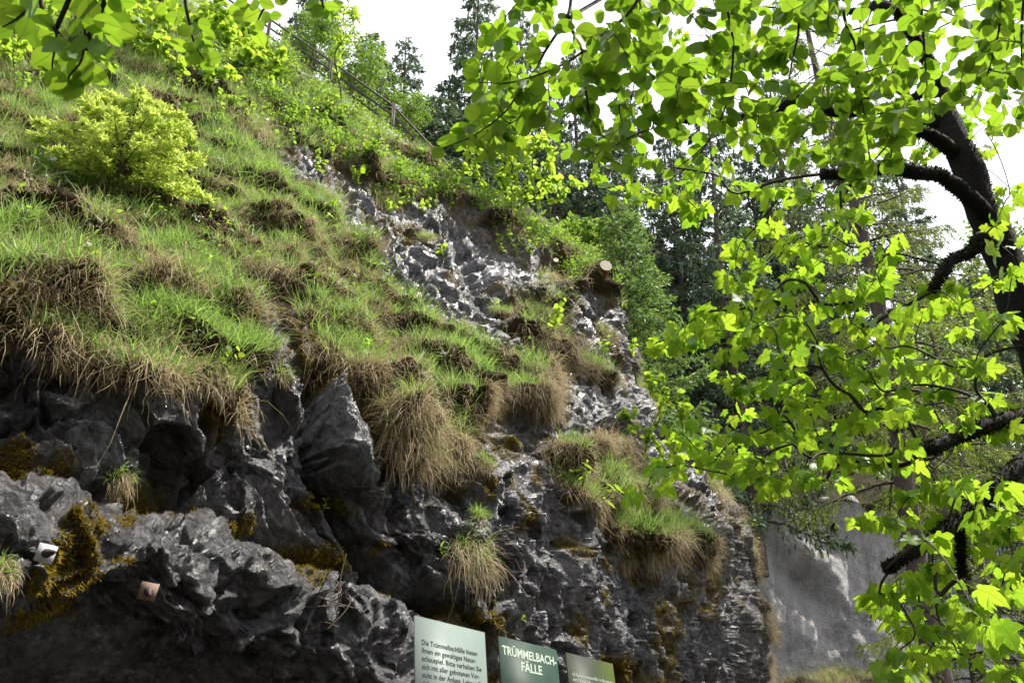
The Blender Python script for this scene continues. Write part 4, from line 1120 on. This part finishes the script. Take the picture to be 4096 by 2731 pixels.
# ------------------------------------------------------------------ cut log and stump
def log(pa, pb, r0, r1, label, name, mat):
    a, b = np.asarray(pa), np.asarray(pb)
    t = thing(name, label, 'log' if name == 'cut_log' else 'stump', a)
    bag = Bag(); pts = polyline([a - a, b - a], 10); tube(bag, pts, np.linspace(r0, r1, 10), 20, lump=.05, cap=False)
    put('bark', bag.mesh('bark'), mat).parent = t
    d = nrm(b - a); X = nrm(np.cross(d, [0, 0, 1.])); Y = np.cross(d, X); th = np.arange(20) * 2 * np.pi / 20
    bag = Bag(); c = b - a + d * .002
    V = np.vstack([[c], c + r1 * 1.01 * (np.cos(th)[:, None] * X + np.sin(th)[:, None] * Y)])
    bag.add(V, [np.stack([np.zeros(20, int), 1 + np.arange(20), 1 + (np.arange(20) + 1) % 20], -1)]); put('sawn_end', bag.mesh('sawn_end', False), M_CUT).parent = t
log(unp(2366, 1172, 18.5), unp(2424, 1062, 17.6), .155, .135, 'short orange brown cut log jutting from the top edge of the cliff', 'cut_log', M_LOG)
log(unp(2206, 1110, 17.6), unp(2224, 1040, 17.2), .075, .06, 'thin grey stump standing in the grass left of the cut log', 'thin_stump', M_OLDW)

# ------------------------------------------------------------------ shrubs on the cliff
def shrub(name, label, cat, px, py, z, ends_px, rz, leaf, mat, lsize, per, n_obj, group=None, stems=4, r0=.0035, twig=None, base=None):
    """multi-stemmed bush: base pixel, list of crown ellipses (x, y, rx, ry, n) in photo pixels, depth spread rz"""
    b = unp(px, py, z) if base is None else base
    t = thing(name, label, cat, b, group)
    E = []
    for (ex, ey, rx, ry, n) in ends_px:
        q_ = nrm(rng.normal(size=(n, 3))) * (rng.random(n) ** .4)[:, None]
        E.append(unp(ex + q_[:, 0] * rx, ey + q_[:, 1] * ry, z + q_[:, 2] * rz))
    E = np.vstack(E)
    seeds = [b + np.array([rng.normal() * .05, rng.normal() * .05, 0]) for _ in range(stems)]
    pos, ch, cnt, tg = grow(seeds, E, sag=.10, jit=.05, nsub=5, wpath=.45)
    bag = Bag(); twig_tubes(bag, pos - b, ch, cnt, r0, .42, 5)
    put('stems', bag.mesh('stems'), twig or M_TWIG).parent = t
    P, O = [], []
    for c in ch:
        pts = pos[c]; out = nrm(pts[-1] - pts[-3])
        for k in range(per):
            s = 1 - (k / per) * .85 * rng.uniform(.7, 1.2); s = min(max(s, 0), 1)
            f = s * (len(pts) - 1); i = min(int(f), len(pts) - 2)
            P.append(pts[i] + (pts[i + 1] - pts[i]) * (f - i)); 
            sd = np.cross(out, [0, 0, 1.]) * (1 if k % 2 else -1)
            O.append(nrm(out * (.3 + .7 * s) + sd * .9) if k else out)
    P, O = np.array(P), np.array(O)
    T, Nn = leaf_frames(P, O, 'hazel')
    place_leaves(leaf, mat, P, T, Nn, lsize * rng.uniform(.6, 1.25, len(P)), t, n_obj)
    return t
G_H = 'hazel bushes on the upper slope'
shrub('hazel_bush', 'wide hazel bush right of the top left beech twigs', 'bush', 640, 300, 15.0, [(560, 60, 170, 110, 40), (620, 190, 150, 70, 34), (420, 30, 90, 60, 12)], 1.0, 'hazel', M_HAZEL, .15, 9, 150, G_H)
shrub('hazel_bush', 'dense dark stemmed hazel bush below the pale stair edge', 'bush', 1130, 390, 16.8, [(1040, 270, 140, 110, 60), (1150, 440, 90, 50, 24), (980, 240, 90, 80, 20)], .9, 'hazel', M_HAZEL, .15, 9, 200, G_H)
shrub('hazel_bush', 'hazel bush at the upper border in front of the stair edge', 'bush', 900, 200, 17.5, [(860, 60, 110, 90, 34), (950, 130, 90, 70, 22), (780, 120, 80, 80, 16)], .9, 'hazel', M_HAZEL, .15, 9, 120, G_H)
shrub('hazel_bush', 'low hazel bush left of the dense dark stemmed one', 'bush', 830, 370, 14.6, [(780, 260, 120, 80, 30), (880, 300, 80, 50, 14)], .7, 'hazel', M_HAZEL, .13, 8, 80, G_H)
shrub('hazel_bush', 'young bush with narrow leaves in the top left corner under the beech', 'bush', 60, 330, 12, [(60, 180, 90, 110, 18), (180, 40, 90, 60, 14)], .6, 'hazel', M_HAZEL, .12, 8, 60, G_H)
shrub('hazel_bush', 'open hazel bush with fanned stems at the end of the railing', 'bush', 2005, 880, 18.5, [(1960, 560, 150, 110, 40), (2120, 620, 150, 120, 40), (2060, 740, 200, 90, 36), (2250, 760, 110, 60, 16), (1880, 700, 70, 70, 10)], 1.1, 'hazel', M_HAZEL, .15, 7, 220, G_H, stems=7, r0=.005)
shrub('ash_sapling', 'thin young ash with bare stem in front of the railing', 'sapling', 1365, 430, 18.2, [(1390, 100, 60, 80, 14), (1370, 230, 40, 40, 3), (1400, 10, 40, 40, 6)], .4, 'lance', M_HAZEL, .20, 8, 90, stems=1, r0=.005)
shrub('viburnum_bush', 'light green round leaved shrub growing up the right flank of the cliff', 'bush', 2590, 2030, 14.2, [(2640, 1560, 80, 90, 14), (2560, 1700, 80, 60, 10), (2720, 1620, 60, 60, 8), (2500, 1650, 50, 40, 6), (2660, 1760, 90, 60, 10), (2450, 1750, 50, 40, 6), (2560, 1850, 60, 40, 6), (2700, 1880, 70, 60, 8)], .4, 'hazel', M_HAZEL, .13, 6, 300, stems=3, r0=.004, twig=M_GTWIG)
# broad herb layer under the railing
for (x, y, n, lab) in [(1290, 500, 60, 'leafy herbs on the bright bank below the upper railing post'), (1500, 640, 60, 'leafy herbs on the bright bank below the corner post'), (1760, 780, 54, 'leafy herbs left of the open hazel bush'), (2130, 930, 40, 'leafy herbs on the rim below the open hazel bush'), (1640, 760, 30, 'low herbs overhanging the dark hollow in the bank'), (900, 470, 30, 'ferny herbs right of the spruce sapling top'), (240, 330, 30, 'broad leaved herbs in the grass left of the spruce sapling')]:
    p, nn = on_cliff(x, y)
    t = thing('herb_patch', lab, 'herbs', p, 'herb patches on the upper bank')
    z = prj(p)[2]
    C = np.array([on_cliff(x + rng.normal() * 85, y + rng.normal() * 42)[0] for _ in range(n)])
    bag = Bag(); P, O = [], []
    for c in C:
        hgt = rng.uniform(.15, .38); top = c + np.array([rng.normal() * .06, rng.normal() * .06 - .05, hgt])
        tube(bag, [c - p, (c + top) / 2 - p + rng.normal(size=3) * .02, top - p], .004, 4, cap=False)
        for k in range(9):
            s = .25 + .75 * k / 8; P.append(c + (top - c) * s); az = k * 2.4; O.append([math.cos(az), math.sin(az), .25])
    put('stems', bag.mesh('stems'), M_GTWIG, None, 'stuff').parent = t
    P, O = np.array(P), np.array(O); T, Nn = leaf_frames(P, O, 'hazel')
    place_leaves('hazel', M_HERB, P, T, Nn, .068 * rng.uniform(.6, 1.5, len(P)), t, 40)

def small_plant(px, py, hgt, nl, ls, kind, label, cat='plant', name='rock_plant', flowers=0):
    p, nn = on_cliff(px, py)
    t = thing(name, label, cat, p, None)
    bag = Bag(); P, O = [], []
    ns = 1 if nl < 8 else 3
    for q_ in range(ns):
        top = np.array([rng.normal() * .25, rng.normal() * .2, 1.]) * hgt + nn * hgt * .5
        c = smooth_line([[0, 0, 0], top * .5 + nn * .04, top], 8); tube(bag, c, np.linspace(.005, .002, len(c)), 5)
        for k in range(nl // ns):
            s = .2 + .8 * (k + 1) / (nl // ns); P.append(p + np.array([np.interp(s, np.linspace(0, 1, len(c)), c[:, i]) for i in range(3)])); az = k * 2.4 + q_; O.append([math.cos(az), math.sin(az), .3])
    put('stem', bag.mesh('stem'), M_GTWIG).parent = t
    P, O = np.array(P), np.array(O); T, Nn = leaf_frames(P, O, 'hazel')
    place_leaves(kind, M_HAZEL, P, T, Nn, ls * rng.uniform(.7, 1.3, len(P)), t, 60)
    for f in range(flowers):
        top = np.array([rng.normal() * .10, rng.normal() * .08, hgt * rng.uniform(1.2, 1.9)])
        bag = Bag(); tube(bag, [[0, 0, 0], top * .6, top], .003, 4); m = 60
        c = top + rng.normal(size=(m, 3)) * [.045, .045, .015]; d = nrm(rng.normal(size=(m, 3)) + [0, 0, .5])
        b4 = Bag(); Vf, Ff, ix = blades(c, d, np.full(m, .022), np.full(m, .02), np.full(m, .1), 1); b4.add(Vf, Ff, .5)
        put('flower_stalk', bag.mesh('flower_stalk'), M_GTWIG).parent = t; put('flower_head', b4.mesh('flower_head'), M_FLOWER, None, 'stuff').parent = t
for a_ in [(1275, 2050, .12, 5, .06, 'lance', 'tiny pale seedling alone in the dark lower wall'), (2065, 2480, .14, 6, .10, 'lance', 'small plant with upright pale leaves above the dark green sign'), (1770, 2230, .12, 7, .08, 'lance', 'seedling left of the large skirted grass tuft'),
    (1420, 740, .3, 14, .11, 'hazel', 'leafy plant at the top of the glistening upper rock band'), (1555, 860, .25, 12, .10, 'hazel', 'leafy plant on the upper rock beside the round tuft'), (1780, 1060, .25, 12, .10, 'hazel', 'leafy plant below the dark hollow, in the middle of the upper rock'),
    (2200, 1350, .5, 18, .12, 'hazel', 'upright young shrub on the ledge right of the white flowers'), (2420, 1430, .4, 16, .12, 'hazel', 'bright sprig hanging on the right rock face'), (1680, 860, .25, 10, .10, 'hazel', 'sprig in the shade of the dark sod overhang'),
    (2410, 2030, .35, 9, .16, 'lance', 'broad leaved plant in the grass bank beside the light shrub'), (2330, 1960, .3, 9, .14, 'lance', 'pale broad leaves in the middle of the right hand grass bank'), (910, 1500, .2, 12, .07, 'hazel', 'light green rosette at the tip of the grass tongue'),
    (1060, 760, .3, 10, .14, 'lance', 'yellow green broad leaved plant above the grass ledge right of the sapling'), (2520, 1440, .35, 10, .11, 'hazel', 'leafy sprig at the right rim of the cliff'), (360, 520, .3, 10, .12, 'hazel', 'single sprig beside the sapling on the left slope')]:
    small_plant(*a_)
small_plant(1990, 1270, .25, 12, .09, 'lance', 'white flowering plant before the dark recess', 'flower', 'flowering_plant', 4)
small_plant(2190, 1230, .4, 14, .10, 'lance', 'tall pale flowered umbel plant under the small stump', 'flower', 'flowering_plant', 5)
small_plant(1300, 900, .3, 12, .10, 'lance', 'white flowers in the grass at the left end of the upper rock', 'flower', 'flowering_plant', 4)

# ------------------------------------------------------------------ the maple on the right
def fuzz(pts, rad, n, ln, mat, parent, loc):
    """moss standing off a limb"""
    k = rng.random(n) * (len(pts) - 1); i = np.minimum(k.astype(int), len(pts) - 2); f = (k - i)[:, None]
    p = pts[i] * (1 - f) + pts[i + 1] * f; r_ = rad[i] * (1 - f[:, 0]) + rad[i + 1] * f[:, 0]
    T = nrm(pts[i + 1] - pts[i]); d = rng.normal(size=(n, 3)); d = nrm(d - T * (d * T).sum(-1, keepdims=True))
    V, F, idx = blades(p + d * (r_ * .93)[:, None] - loc, nrm(d + rng.normal(size=(n, 3)) * .5), rng.uniform(.4, 1, n) * ln, rng.uniform(.25, .5, n) * ln, rng.uniform(.1, .6, n), 1)
    put('moss', mesh('trunk_moss', V, F, rng.random(n)[idx]), mat, None, 'stuff').parent = parent

def maple():
    base = np.array([4.35, 4.6, 0.0])
    t = thing('maple_tree', 'mossy dark trunked maple leaning in from the right border', 'maple', base)
    def limb(px, r, nm, moss_n, sides=14):
        pts = smooth_line(unp(*np.array(px, float).T), 34) if not isinstance(px, np.ndarray) else smooth_line(px, 40)
        rad = np.interp(np.linspace(0, 1, len(pts)), np.linspace(0, 1, len(r)), r)
        rad = rad * (.80 if nm == 'trunk' else .84) * (1 + .18 * fbm(pts * 4.0 + 9, 2))
        bag = Bag(); tube(bag, pts - base, rad, sides, lump=.20, seed=len(pts)); o = put(nm, bag.mesh(nm), M_BARK); o.parent = t
        fuzz(pts, rad, moss_n, .032, M_TRMOSS, o, base)
        return pts
    Lm = []
    tr = unp(*np.array([(4330, 2000, 5.0), (4250, 1700, 5.2), (4096, 1270, 5.6), (4030, 1060, 5.8), (3955, 900, 5.95), (3905, 770, 6.05), (3860, 640, 6.15), (3800, 520, 6.3), (3775, 440, 6.4), (3745, 330, 6.5), (3690, 200, 6.6), (3600, 60, 6.8), (3560, -150, 7)], float).T)
    tr = np.vstack([[4.25, 4.5, 0.], [4.2, 4.52, 1.0], tr])
    Lm.append(limb(tr, [.20, .18, .165, .155, .15, .15, .145, .14, .135, .12, .10, .075, .06, .05, .04], 'trunk', 5200, 20))
    Lm.append(limb([(3960, 890, 5.95), (3898, 808, 5.85), (3805, 732, 5.75), (3747, 697, 5.7), (3660, 691, 5.65), (3572, 668, 5.6), (3421, 691, 5.5), (3288, 697, 5.45)], [.085, .07, .062, .055, .055, .05, .05, .04], 'bough', 1700))
    Lm.append(limb([(3850, 640, 6.15), (3770, 575, 6.1), (3718, 540, 6.05), (3660, 523, 6.0), (3607, 514, 5.95), (3561, 478, 5.9), (3480, 500, 5.9)], [.075, .065, .055, .045, .035, .02, .012], 'bough', 1000))
    Lm.append(limb([(3800, 520, 6.3), (3716, 482, 6.35), (3690, 470, 6.4)], [.06, .045, .03], 'bough', 300))
    Lm.append(limb([(3745, 330, 6.5), (3640, 400, 6.4), (3526, 436, 6.3), (3350, 455, 6.2), (3235, 400, 6.1), (3160, 412, 6.0), (3079, 441, 5.95), (3009, 459, 5.9), (2900, 478, 5.8), (2730, 486, 5.7)], [.05, .045, .04, .04, .05, .055, .05, .042, .03, .02], 'bough', 1200))
    Lm.append(limb([(4010, 1000, 5.85), (3920, 950, 5.7), (3895, 1000, 5.65), (3850, 1022, 5.6), (3805, 1040, 5.55), (3764, 1103, 5.5), (3729, 1165, 5.45)], [.05, .05, .058, .05, .045, .045, .035], 'bough', 1100))
    Lm.append(limb([(4280, 1640, 5.1), (4096, 1665, 4.9), (4008, 1684, 4.8), (3892, 1718, 4.7), (3834, 1742, 4.65), (3747, 1782, 4.55), (3683, 1803, 4.5)], [.07, .062, .055, .055, .05, .05, .038], 'bough', 1500))
    Lm.append(limb([(4330, 1600, 5.0), (4200, 1740, 4.8), (4096, 1843, 4.6), (3979, 1954, 4.45), (3921, 2000, 4.4), (3834, 2076, 4.3), (3747, 2145, 4.2), (3602, 2238, 4.1), (3543, 2276, 4.05)], [.075, .062, .055, .052, .056, .046, .042, .036, .026], 'bough', 2200))
    Lm.append(limb([(3840, 2080, 4.3), (3842, 2180, 4.3), (3846, 2300, 4.32)], [.026, .022, .024], 'bough', 500))
    Lm.append(limb([(3700, 230, 6.6), (3600, 60, 6.3), (3514, 17, 6.1), (3456, 44, 6.0), (3369, 44, 5.9), (3288, 22, 5.8)], [.05, .04, .035, .035, .03, .02], 'bough', 500))
    seeds = np.vstack([polyline(p, 26)[2:] for p in Lm])
    CL = [(1420, 440), (1560, 430), (1640, 400), (1720, 440), (1780, 470), (1850, 450), (1750, 520), (1820, 560), (1900, 540), (1960, 500), (1880, 600), (1950, 560), (1700, 560), (1760, 600), (1850, 650), (1780, 680), (1700, 700), (1620, 720), (1560, 760), (1640, 760), (1720, 760), (1780, 760), (1850, 740), (1900, 700), (1960, 680), (2010, 640),
        (1950, 740), (2000, 780), (1880, 800), (1800, 820), (1950, 830), (2050, 800), (2120, 720), (2150, 660), (2100, 860), (2040, 900), (2000, 860), (1700, 880), (1750, 890), (1560, 990), (1620, 1000), (1700, 1000), (1760, 990), (1640, 1060), (1700, 1090), (1740, 1060), (1820, 1020), (1880, 1000), (1920, 1040), (1980, 960), (2030, 940), (1850, 1080), (1900, 1100), (1990, 1060), (2050, 1040),
        (2100, 1130), (2150, 1110), (2200, 1120), (1780, 1100), (2080, 950), (2150, 900), (2180, 840), (2250, 850), (2300, 740), (2330, 630), (2260, 300), (2320, 450), (2300, 560), (2000, 1200), (2060, 1190), (2110, 1240), (2020, 1360), (2080, 1340), (2150, 1300), (2230, 1260), (2290, 1230), (2320, 1200), (2200, 1200), (2250, 1180), (2150, 1390), (2230, 1380), (2300, 1350), (2330, 1280), (2100, 1440),
        (2180, 1440), (2260, 1440), (2060, 1500), (2130, 1500), (2200, 1500), (2300, 1480), (2320, 1530), (2080, 1550), (1580, 780), (1530, 790), (1660, 820), (1480, 450), (1600, 480), (1690, 640), (1930, 440), (2040, 560), (1830, 880), (1790, 950), (1940, 900), (2200, 700), (1580, 1060), (1520, 1080), (2290, 1120), (2210, 980), (2300, 980), (2260, 920)]
    E, big = [], []
    for (cx, cy) in CL:
        zc = 4.0 + 1.6 * (1 - cy / 1568) + .25 * (cx < 1700) + rng.normal() * .35
        for q_ in range(2):
            E.append(unp(cx * S + rng.normal() * 42 * (q_ > 0), cy * S + rng.normal() * 36 * (q_ > 0), zc + q_ * rng.uniform(.2, 1.6)))
    # sparse upper leaves of the crown beyond the beech
    for _ in range(55):
        E.append(unp(rng.uniform(2700, 4250), rng.uniform(-250, 620), rng.uniform(6.6, 8.6)))
    E = np.array(E)
    pos, ch, cnt, tg = grow(seeds, E, sag=.10, jit=.06, nsub=6, wpath=.15)
    bag = Bag(); twig_tubes(bag, pos - base, ch, cnt, .0032, .5, 5, .03)
    put('twigs', bag.mesh('twigs'), M_TWIG, None, 'stuff').parent = t
    P, O = [], []
    for c in ch:
        pts = pos[c]; e = pts[-1]; out = nrm(pts[-1] - pts[-3]); m = rng.integers(5, 9)
        a0 = rng.random() * 6.28
        for k in range(m):
            s = rng.choice([1, 1, 1, .86, .72]); f = s * (len(pts) - 1); i = min(int(f), len(pts) - 2)
            b = pts[i] + (pts[i + 1] - pts[i]) * (f - i)
            az = a0 + k * 2.4; o = nrm(np.array([math.cos(az), math.sin(az), .1]) + out * .5)
            P.append(b + o * rng.uniform(.04, .085)); O.append(o)
    P, O = np.array(P), np.array(O); T, Nn = leaf_frames(P, O, 'maple')
    place_leaves('maple', M_MAPLE, P, T, Nn, rng.uniform(.055, .118, len(P)), t, 300)
maple()

# ------------------------------------------------------------------ beech twigs hanging in from above
def beech(label, base, limbpts, twigs, ends, extra_leaves, lsize, zr, n_obj, name='beech_tree'):
    base = np.asarray(base, float)
    t = thing(name, label, 'beech', base)
    lp = smooth_line(limbpts, 40); bag = Bag()
    tube(bag, lp - base, np.linspace(.14, .02, len(lp)), 10, lump=.1); put('trunk', bag.mesh('trunk'), M_BARK).parent = t
    seeds = list(lp[-14:]); b2 = Bag(); tw = []
    for px in twigs:
        q_ = smooth_line(unp(*np.array(px, float).T), 22)
        j = np.argmin(np.linalg.norm(lp - q_[0], axis=1)); q_ = np.vstack([lp[j][None], (lp[j] + q_[0])[None] / 2 + [0, 0, .12], q_])
        tube(b2, q_ - base, np.linspace(.009, .0022, len(q_)), 5); tw.append(q_[2:])
    seeds = np.vstack(tw + [np.array(seeds)])
    pos, ch, cnt, tg = grow(seeds, ends, sag=.04, jit=.06, nsub=5, wpath=.1)
    twig_tubes(b2, pos - base, ch, cnt, .0016, .4, 4, .01)
    put('twigs', b2.mesh('twigs'), M_TWIG, None, 'stuff').parent = t
    P, O = [], []
    lines = [(pos[c], rng.integers(5, 8) if extra_leaves is None else 3) for c in ch] + [(q_, int(len(q_) * .62) if extra_leaves is None else 2) for q_ in tw]
    for pts, m in lines:
        for k in range(m):
            s = 1 - .95 * k / m * rng.uniform(.85, 1.1); s = min(max(s, 0), 1); f = s * (len(pts) - 1); i = min(int(f), len(pts) - 2)
            b = pts[i] + (pts[i + 1] - pts[i]) * (f - i); out = nrm(pts[min(i + 1, len(pts) - 1)] - pts[max(i - 1, 0)])
            sd = nrm(np.cross(out, [0.2, -.6, .8])) * (1 if k % 2 else -1)
            o = nrm(out * .5 + sd * .9) if k else out
            P.append(b + o * .008); O.append(o)
    P, O = np.array(P), np.array(O)
    sz = lsize * rng.uniform(.72, 1.22, len(P))
    T, Nn = leaf_frames(P, O, 'beech')
    if extra_leaves is not None:
        Pe, Te, se = extra_leaves
        P = np.vstack([P, Pe]); T = np.vstack([T, Te]); sz = np.r_[sz, se]
        Nn = np.vstack([Nn, nrm(np.array([.05, .75, .6]) + rng.normal(size=(len(Pe), 3)) * .28)])
    place_leaves('beech', M_BEECH, P, T, Nn, sz, t, n_obj)

zz = lambda: rng.uniform(3.2, 4.3)
TW = [[(2300, -250, 3.4), (2284, 0, 3.35), (2261, 81, 3.3), (2179, 209, 3.25), (2139, 290, 3.2), (2063, 389, 3.1), (2017, 453, 3.1), (1900, 540, 3.05), (1780, 590, 3.0)],
      [(2261, 81, 3.3), (2325, 192, 3.3), (2336, 314, 3.3), (2348, 395, 3.3), (2371, 488, 3.3), (2450, 590, 3.3)],
      [(2880, -200, 3.6), (2904, 0, 3.6), (2933, 174, 3.6), (2922, 325, 3.6), (2893, 453, 3.6), (2820, 580, 3.6), (2700, 680, 3.6)],
      [(3150, -200, 3.7), (3177, 0, 3.7), (3195, 116, 3.7), (3171, 232, 3.7), (3148, 343, 3.7), (3080, 450, 3.7)],
      [(3360, -200, 3.4), (3369, 0, 3.4), (3386, 105, 3.4), (3421, 186, 3.4), (3433, 349, 3.4), (3456, 453, 3.4), (3480, 640, 3.4)],
      [(3670, -200, 3.5), (3683, 0, 3.5), (3694, 145, 3.5), (3706, 320, 3.5), (3720, 430, 3.5)],
      [(4000, -200, 3.4), (4010, 0, 3.4), (3990, 150, 3.4), (3950, 300, 3.4)], [(4120, -200, 3.0), (4090, 60, 3.0), (4085, 260, 3.0)],
      [(2600, -200, 3.9), (2640, 60, 3.9), (2560, 240, 3.9), (2520, 420, 3.9)], [(2620, -200, 3.3), (2540, 20, 3.25), (2400, 150, 3.2), (2250, 260, 3.15), (2050, 330, 3.1), (1920, 330, 3.1)]]
REG = [(1900, -120), (4200, -120), (4200, 560), (4030, 500), (3900, 560), (3800, 420), (3650, 520), (3500, 800), (3350, 640), (3150, 700), (2950, 560), (2700, 640), (2520, 700), (2350, 640), (2150, 600), (1950, 640), (1760, 650), (1680, 600), (1900, 430), (1850, 300), (1940, 160), (2030, 60)]
E = []
while len(E) < 300:
    x, y = rng.uniform(1650, 4200), rng.uniform(-120, 800)
    if inpoly(np.array([x]), np.array([y]), REG)[0] and not (x > 3780 and y > 330 and rng.random() < .6) and not (x < 2500 and y < 130 and rng.random() < .5):
        E.append(unp(x, y, rng.uniform(2.9, 4.4)))
beech('beech branches with broad backlit leaves filling the upper right', (3.4, -2.2, 0), [(3.4, -2.2, -.1), (3.3, -1.8, 2.0), (2.8, -.6, 4.0), (2.2, 1.0, 4.9), (1.6, 2.2, 5.1), (.9, 3.0, 5.0)], TW, np.array(E), None, .077, 1, 300)
K_ = .581
LC = [(90, 50, 1), (50, 130, 3), (20, 220, 3), (180, 190, 4), (230, 60, 2), (300, 140, 2), (340, 240, 3), (250, 270, 4), (420, 260, 4), (370, 320, 5), (300, 410, 3), (350, 470, 5), (460, 420, 3), (380, 555, 3), (500, 620, 5), (510, 560, 4), (600, 370, 5), (540, 310, 5), (520, 200, 4), (640, 180, 1), (680, 240, 2), (740, 160, 1), (790, 260, 1), (880, 220, 1), (820, 140, 1), (740, 30, 1), (730, 370, 1), (670, 330, 2), (600, 470, 5), (560, 540, 5), (670, 520, 1), (520, 480, 4), (610, 80, 4), (560, 40, 3), (800, 30, 1), (420, 20, 3), (160, 20, 2), (860, 10, 1),
    (1110, 70, 3), (1190, 30, 4), (1270, 80, 1), (1180, 120, 3), (1230, 150, 4), (1270, 220, 3), (1230, 310, 3), (1340, 210, 4), (1410, 170, 1), (1440, 240, 1), (1370, 310, 4), (1440, 340, 1), (1310, 340, 4), (1400, 420, 4), (1480, 405, 1), (1330, 400, 3), (1280, 270, 4), (1420, 290, 1),
    (1660, 20, 3), (1750, 40, 4), (1650, 110, 3), (1690, 160, 4), (1830, 130, 4), (1900, 110, 1), (1750, 215, 4), (1700, 60, 3), (1840, 30, 1), (1620, 70, 3), (1790, 180, 4), (2220, 60, 3), (2290, 50, 1), (2150, 30, 3), (2240, 90, 4), (2320, 30, 1), (1940, 10, 1)]
lc = np.array(LC, float)
zl = np.where(lc[:, 0] < 1000, 2.55, np.where(lc[:, 0] < 1600, 2.75, 2.9)) + rng.normal(size=len(lc)) * .06
Pe = unp(lc[:, 0] * K_, lc[:, 1] * K_, zl)
ang = {1: (.95, .1, -.25), 2: (.5, .1, -.6), 3: (-.8, .1, -.4), 4: (.1, .1, -.95), 5: (-.35, .1, -.9)}
Te = nrm(np.array([ang[int(k)] for k in lc[:, 2]]) + rng.normal(size=(len(lc), 3)) * .22)
se = np.where(lc[:, 0] < 1000, .073, .050) * rng.uniform(.85, 1.3, len(lc))
Pe = Pe - Te * se[:, None] * .5
TL = [[(150, -200, 2.6), (163, 0, 2.57), (180, 64, 2.56), (221, 122, 2.55), (225, 170, 2.55), (210, 250, 2.54), (212, 300, 2.54)], [(340, -200, 2.6), (354, 0, 2.57), (343, 87, 2.56), (337, 168, 2.55), (325, 244, 2.55), (279, 302, 2.55), (270, 330, 2.55)],
      [(735, -200, 2.8), (741, 0, 2.77), (761, 105, 2.76), (778, 174, 2.75), (815, 240, 2.75)], [(1090, -200, 2.95), (1069, 0, 2.92), (1046, 52, 2.9), (1020, 110, 2.9)], [(180, -100, 2.6), (148, 0, 2.57), (72, 72, 2.55), (10, 110, 2.55)], [(1280, -160, 2.95), (1290, 10, 2.92), (1300, 35, 2.92)], [(354, 40, 2.57), (395, 90, 2.56), (460, 130, 2.55)], [(221, 122, 2.56), (265, 160, 2.55)], [(335, 190, 2.56), (380, 215, 2.55)]]
beech('beech twigs with large leaves hanging into the top left corner', (-1.0, -2.4, 0), [(-1.0, -2.4, -.1), (-1.0, -2.0, 1.8), (-1.1, -1.0, 3.4), (-1.2, .4, 4.0), (-1.1, 1.3, 4.05), (-.6, 1.9, 4.1)], TL, unp(np.array([60., 230, 420, 560]), np.array([-90., -80, -60, -90]), np.array([2.6, 2.6, 2.6, 2.7])), (Pe, Te, se), .07, 1, 120)

# dead twigs and roots caught on the ledges
t = thing('dead_twigs', 'tangle of dead twigs lying on the lower ledge beside the crack', 'dead twigs', on_cliff(1320, 2420)[0])
bag = Bag(); b0 = np.array(t.location); nn = on_cliff(1320, 2420)[1]
for k in range(12):
    c = b0 + rng.normal(size=3) * .12 + nn * .05; d = nrm(rng.normal(size=3)) * rng.uniform(.1, .28)
    tube(bag, smooth_line([c - d - b0, c + rng.normal(size=3) * .03 - b0, c + d - b0], 8), .005, 5)
put('twigs', bag.mesh('twigs'), M_OLDW, None, 'stuff').parent = t
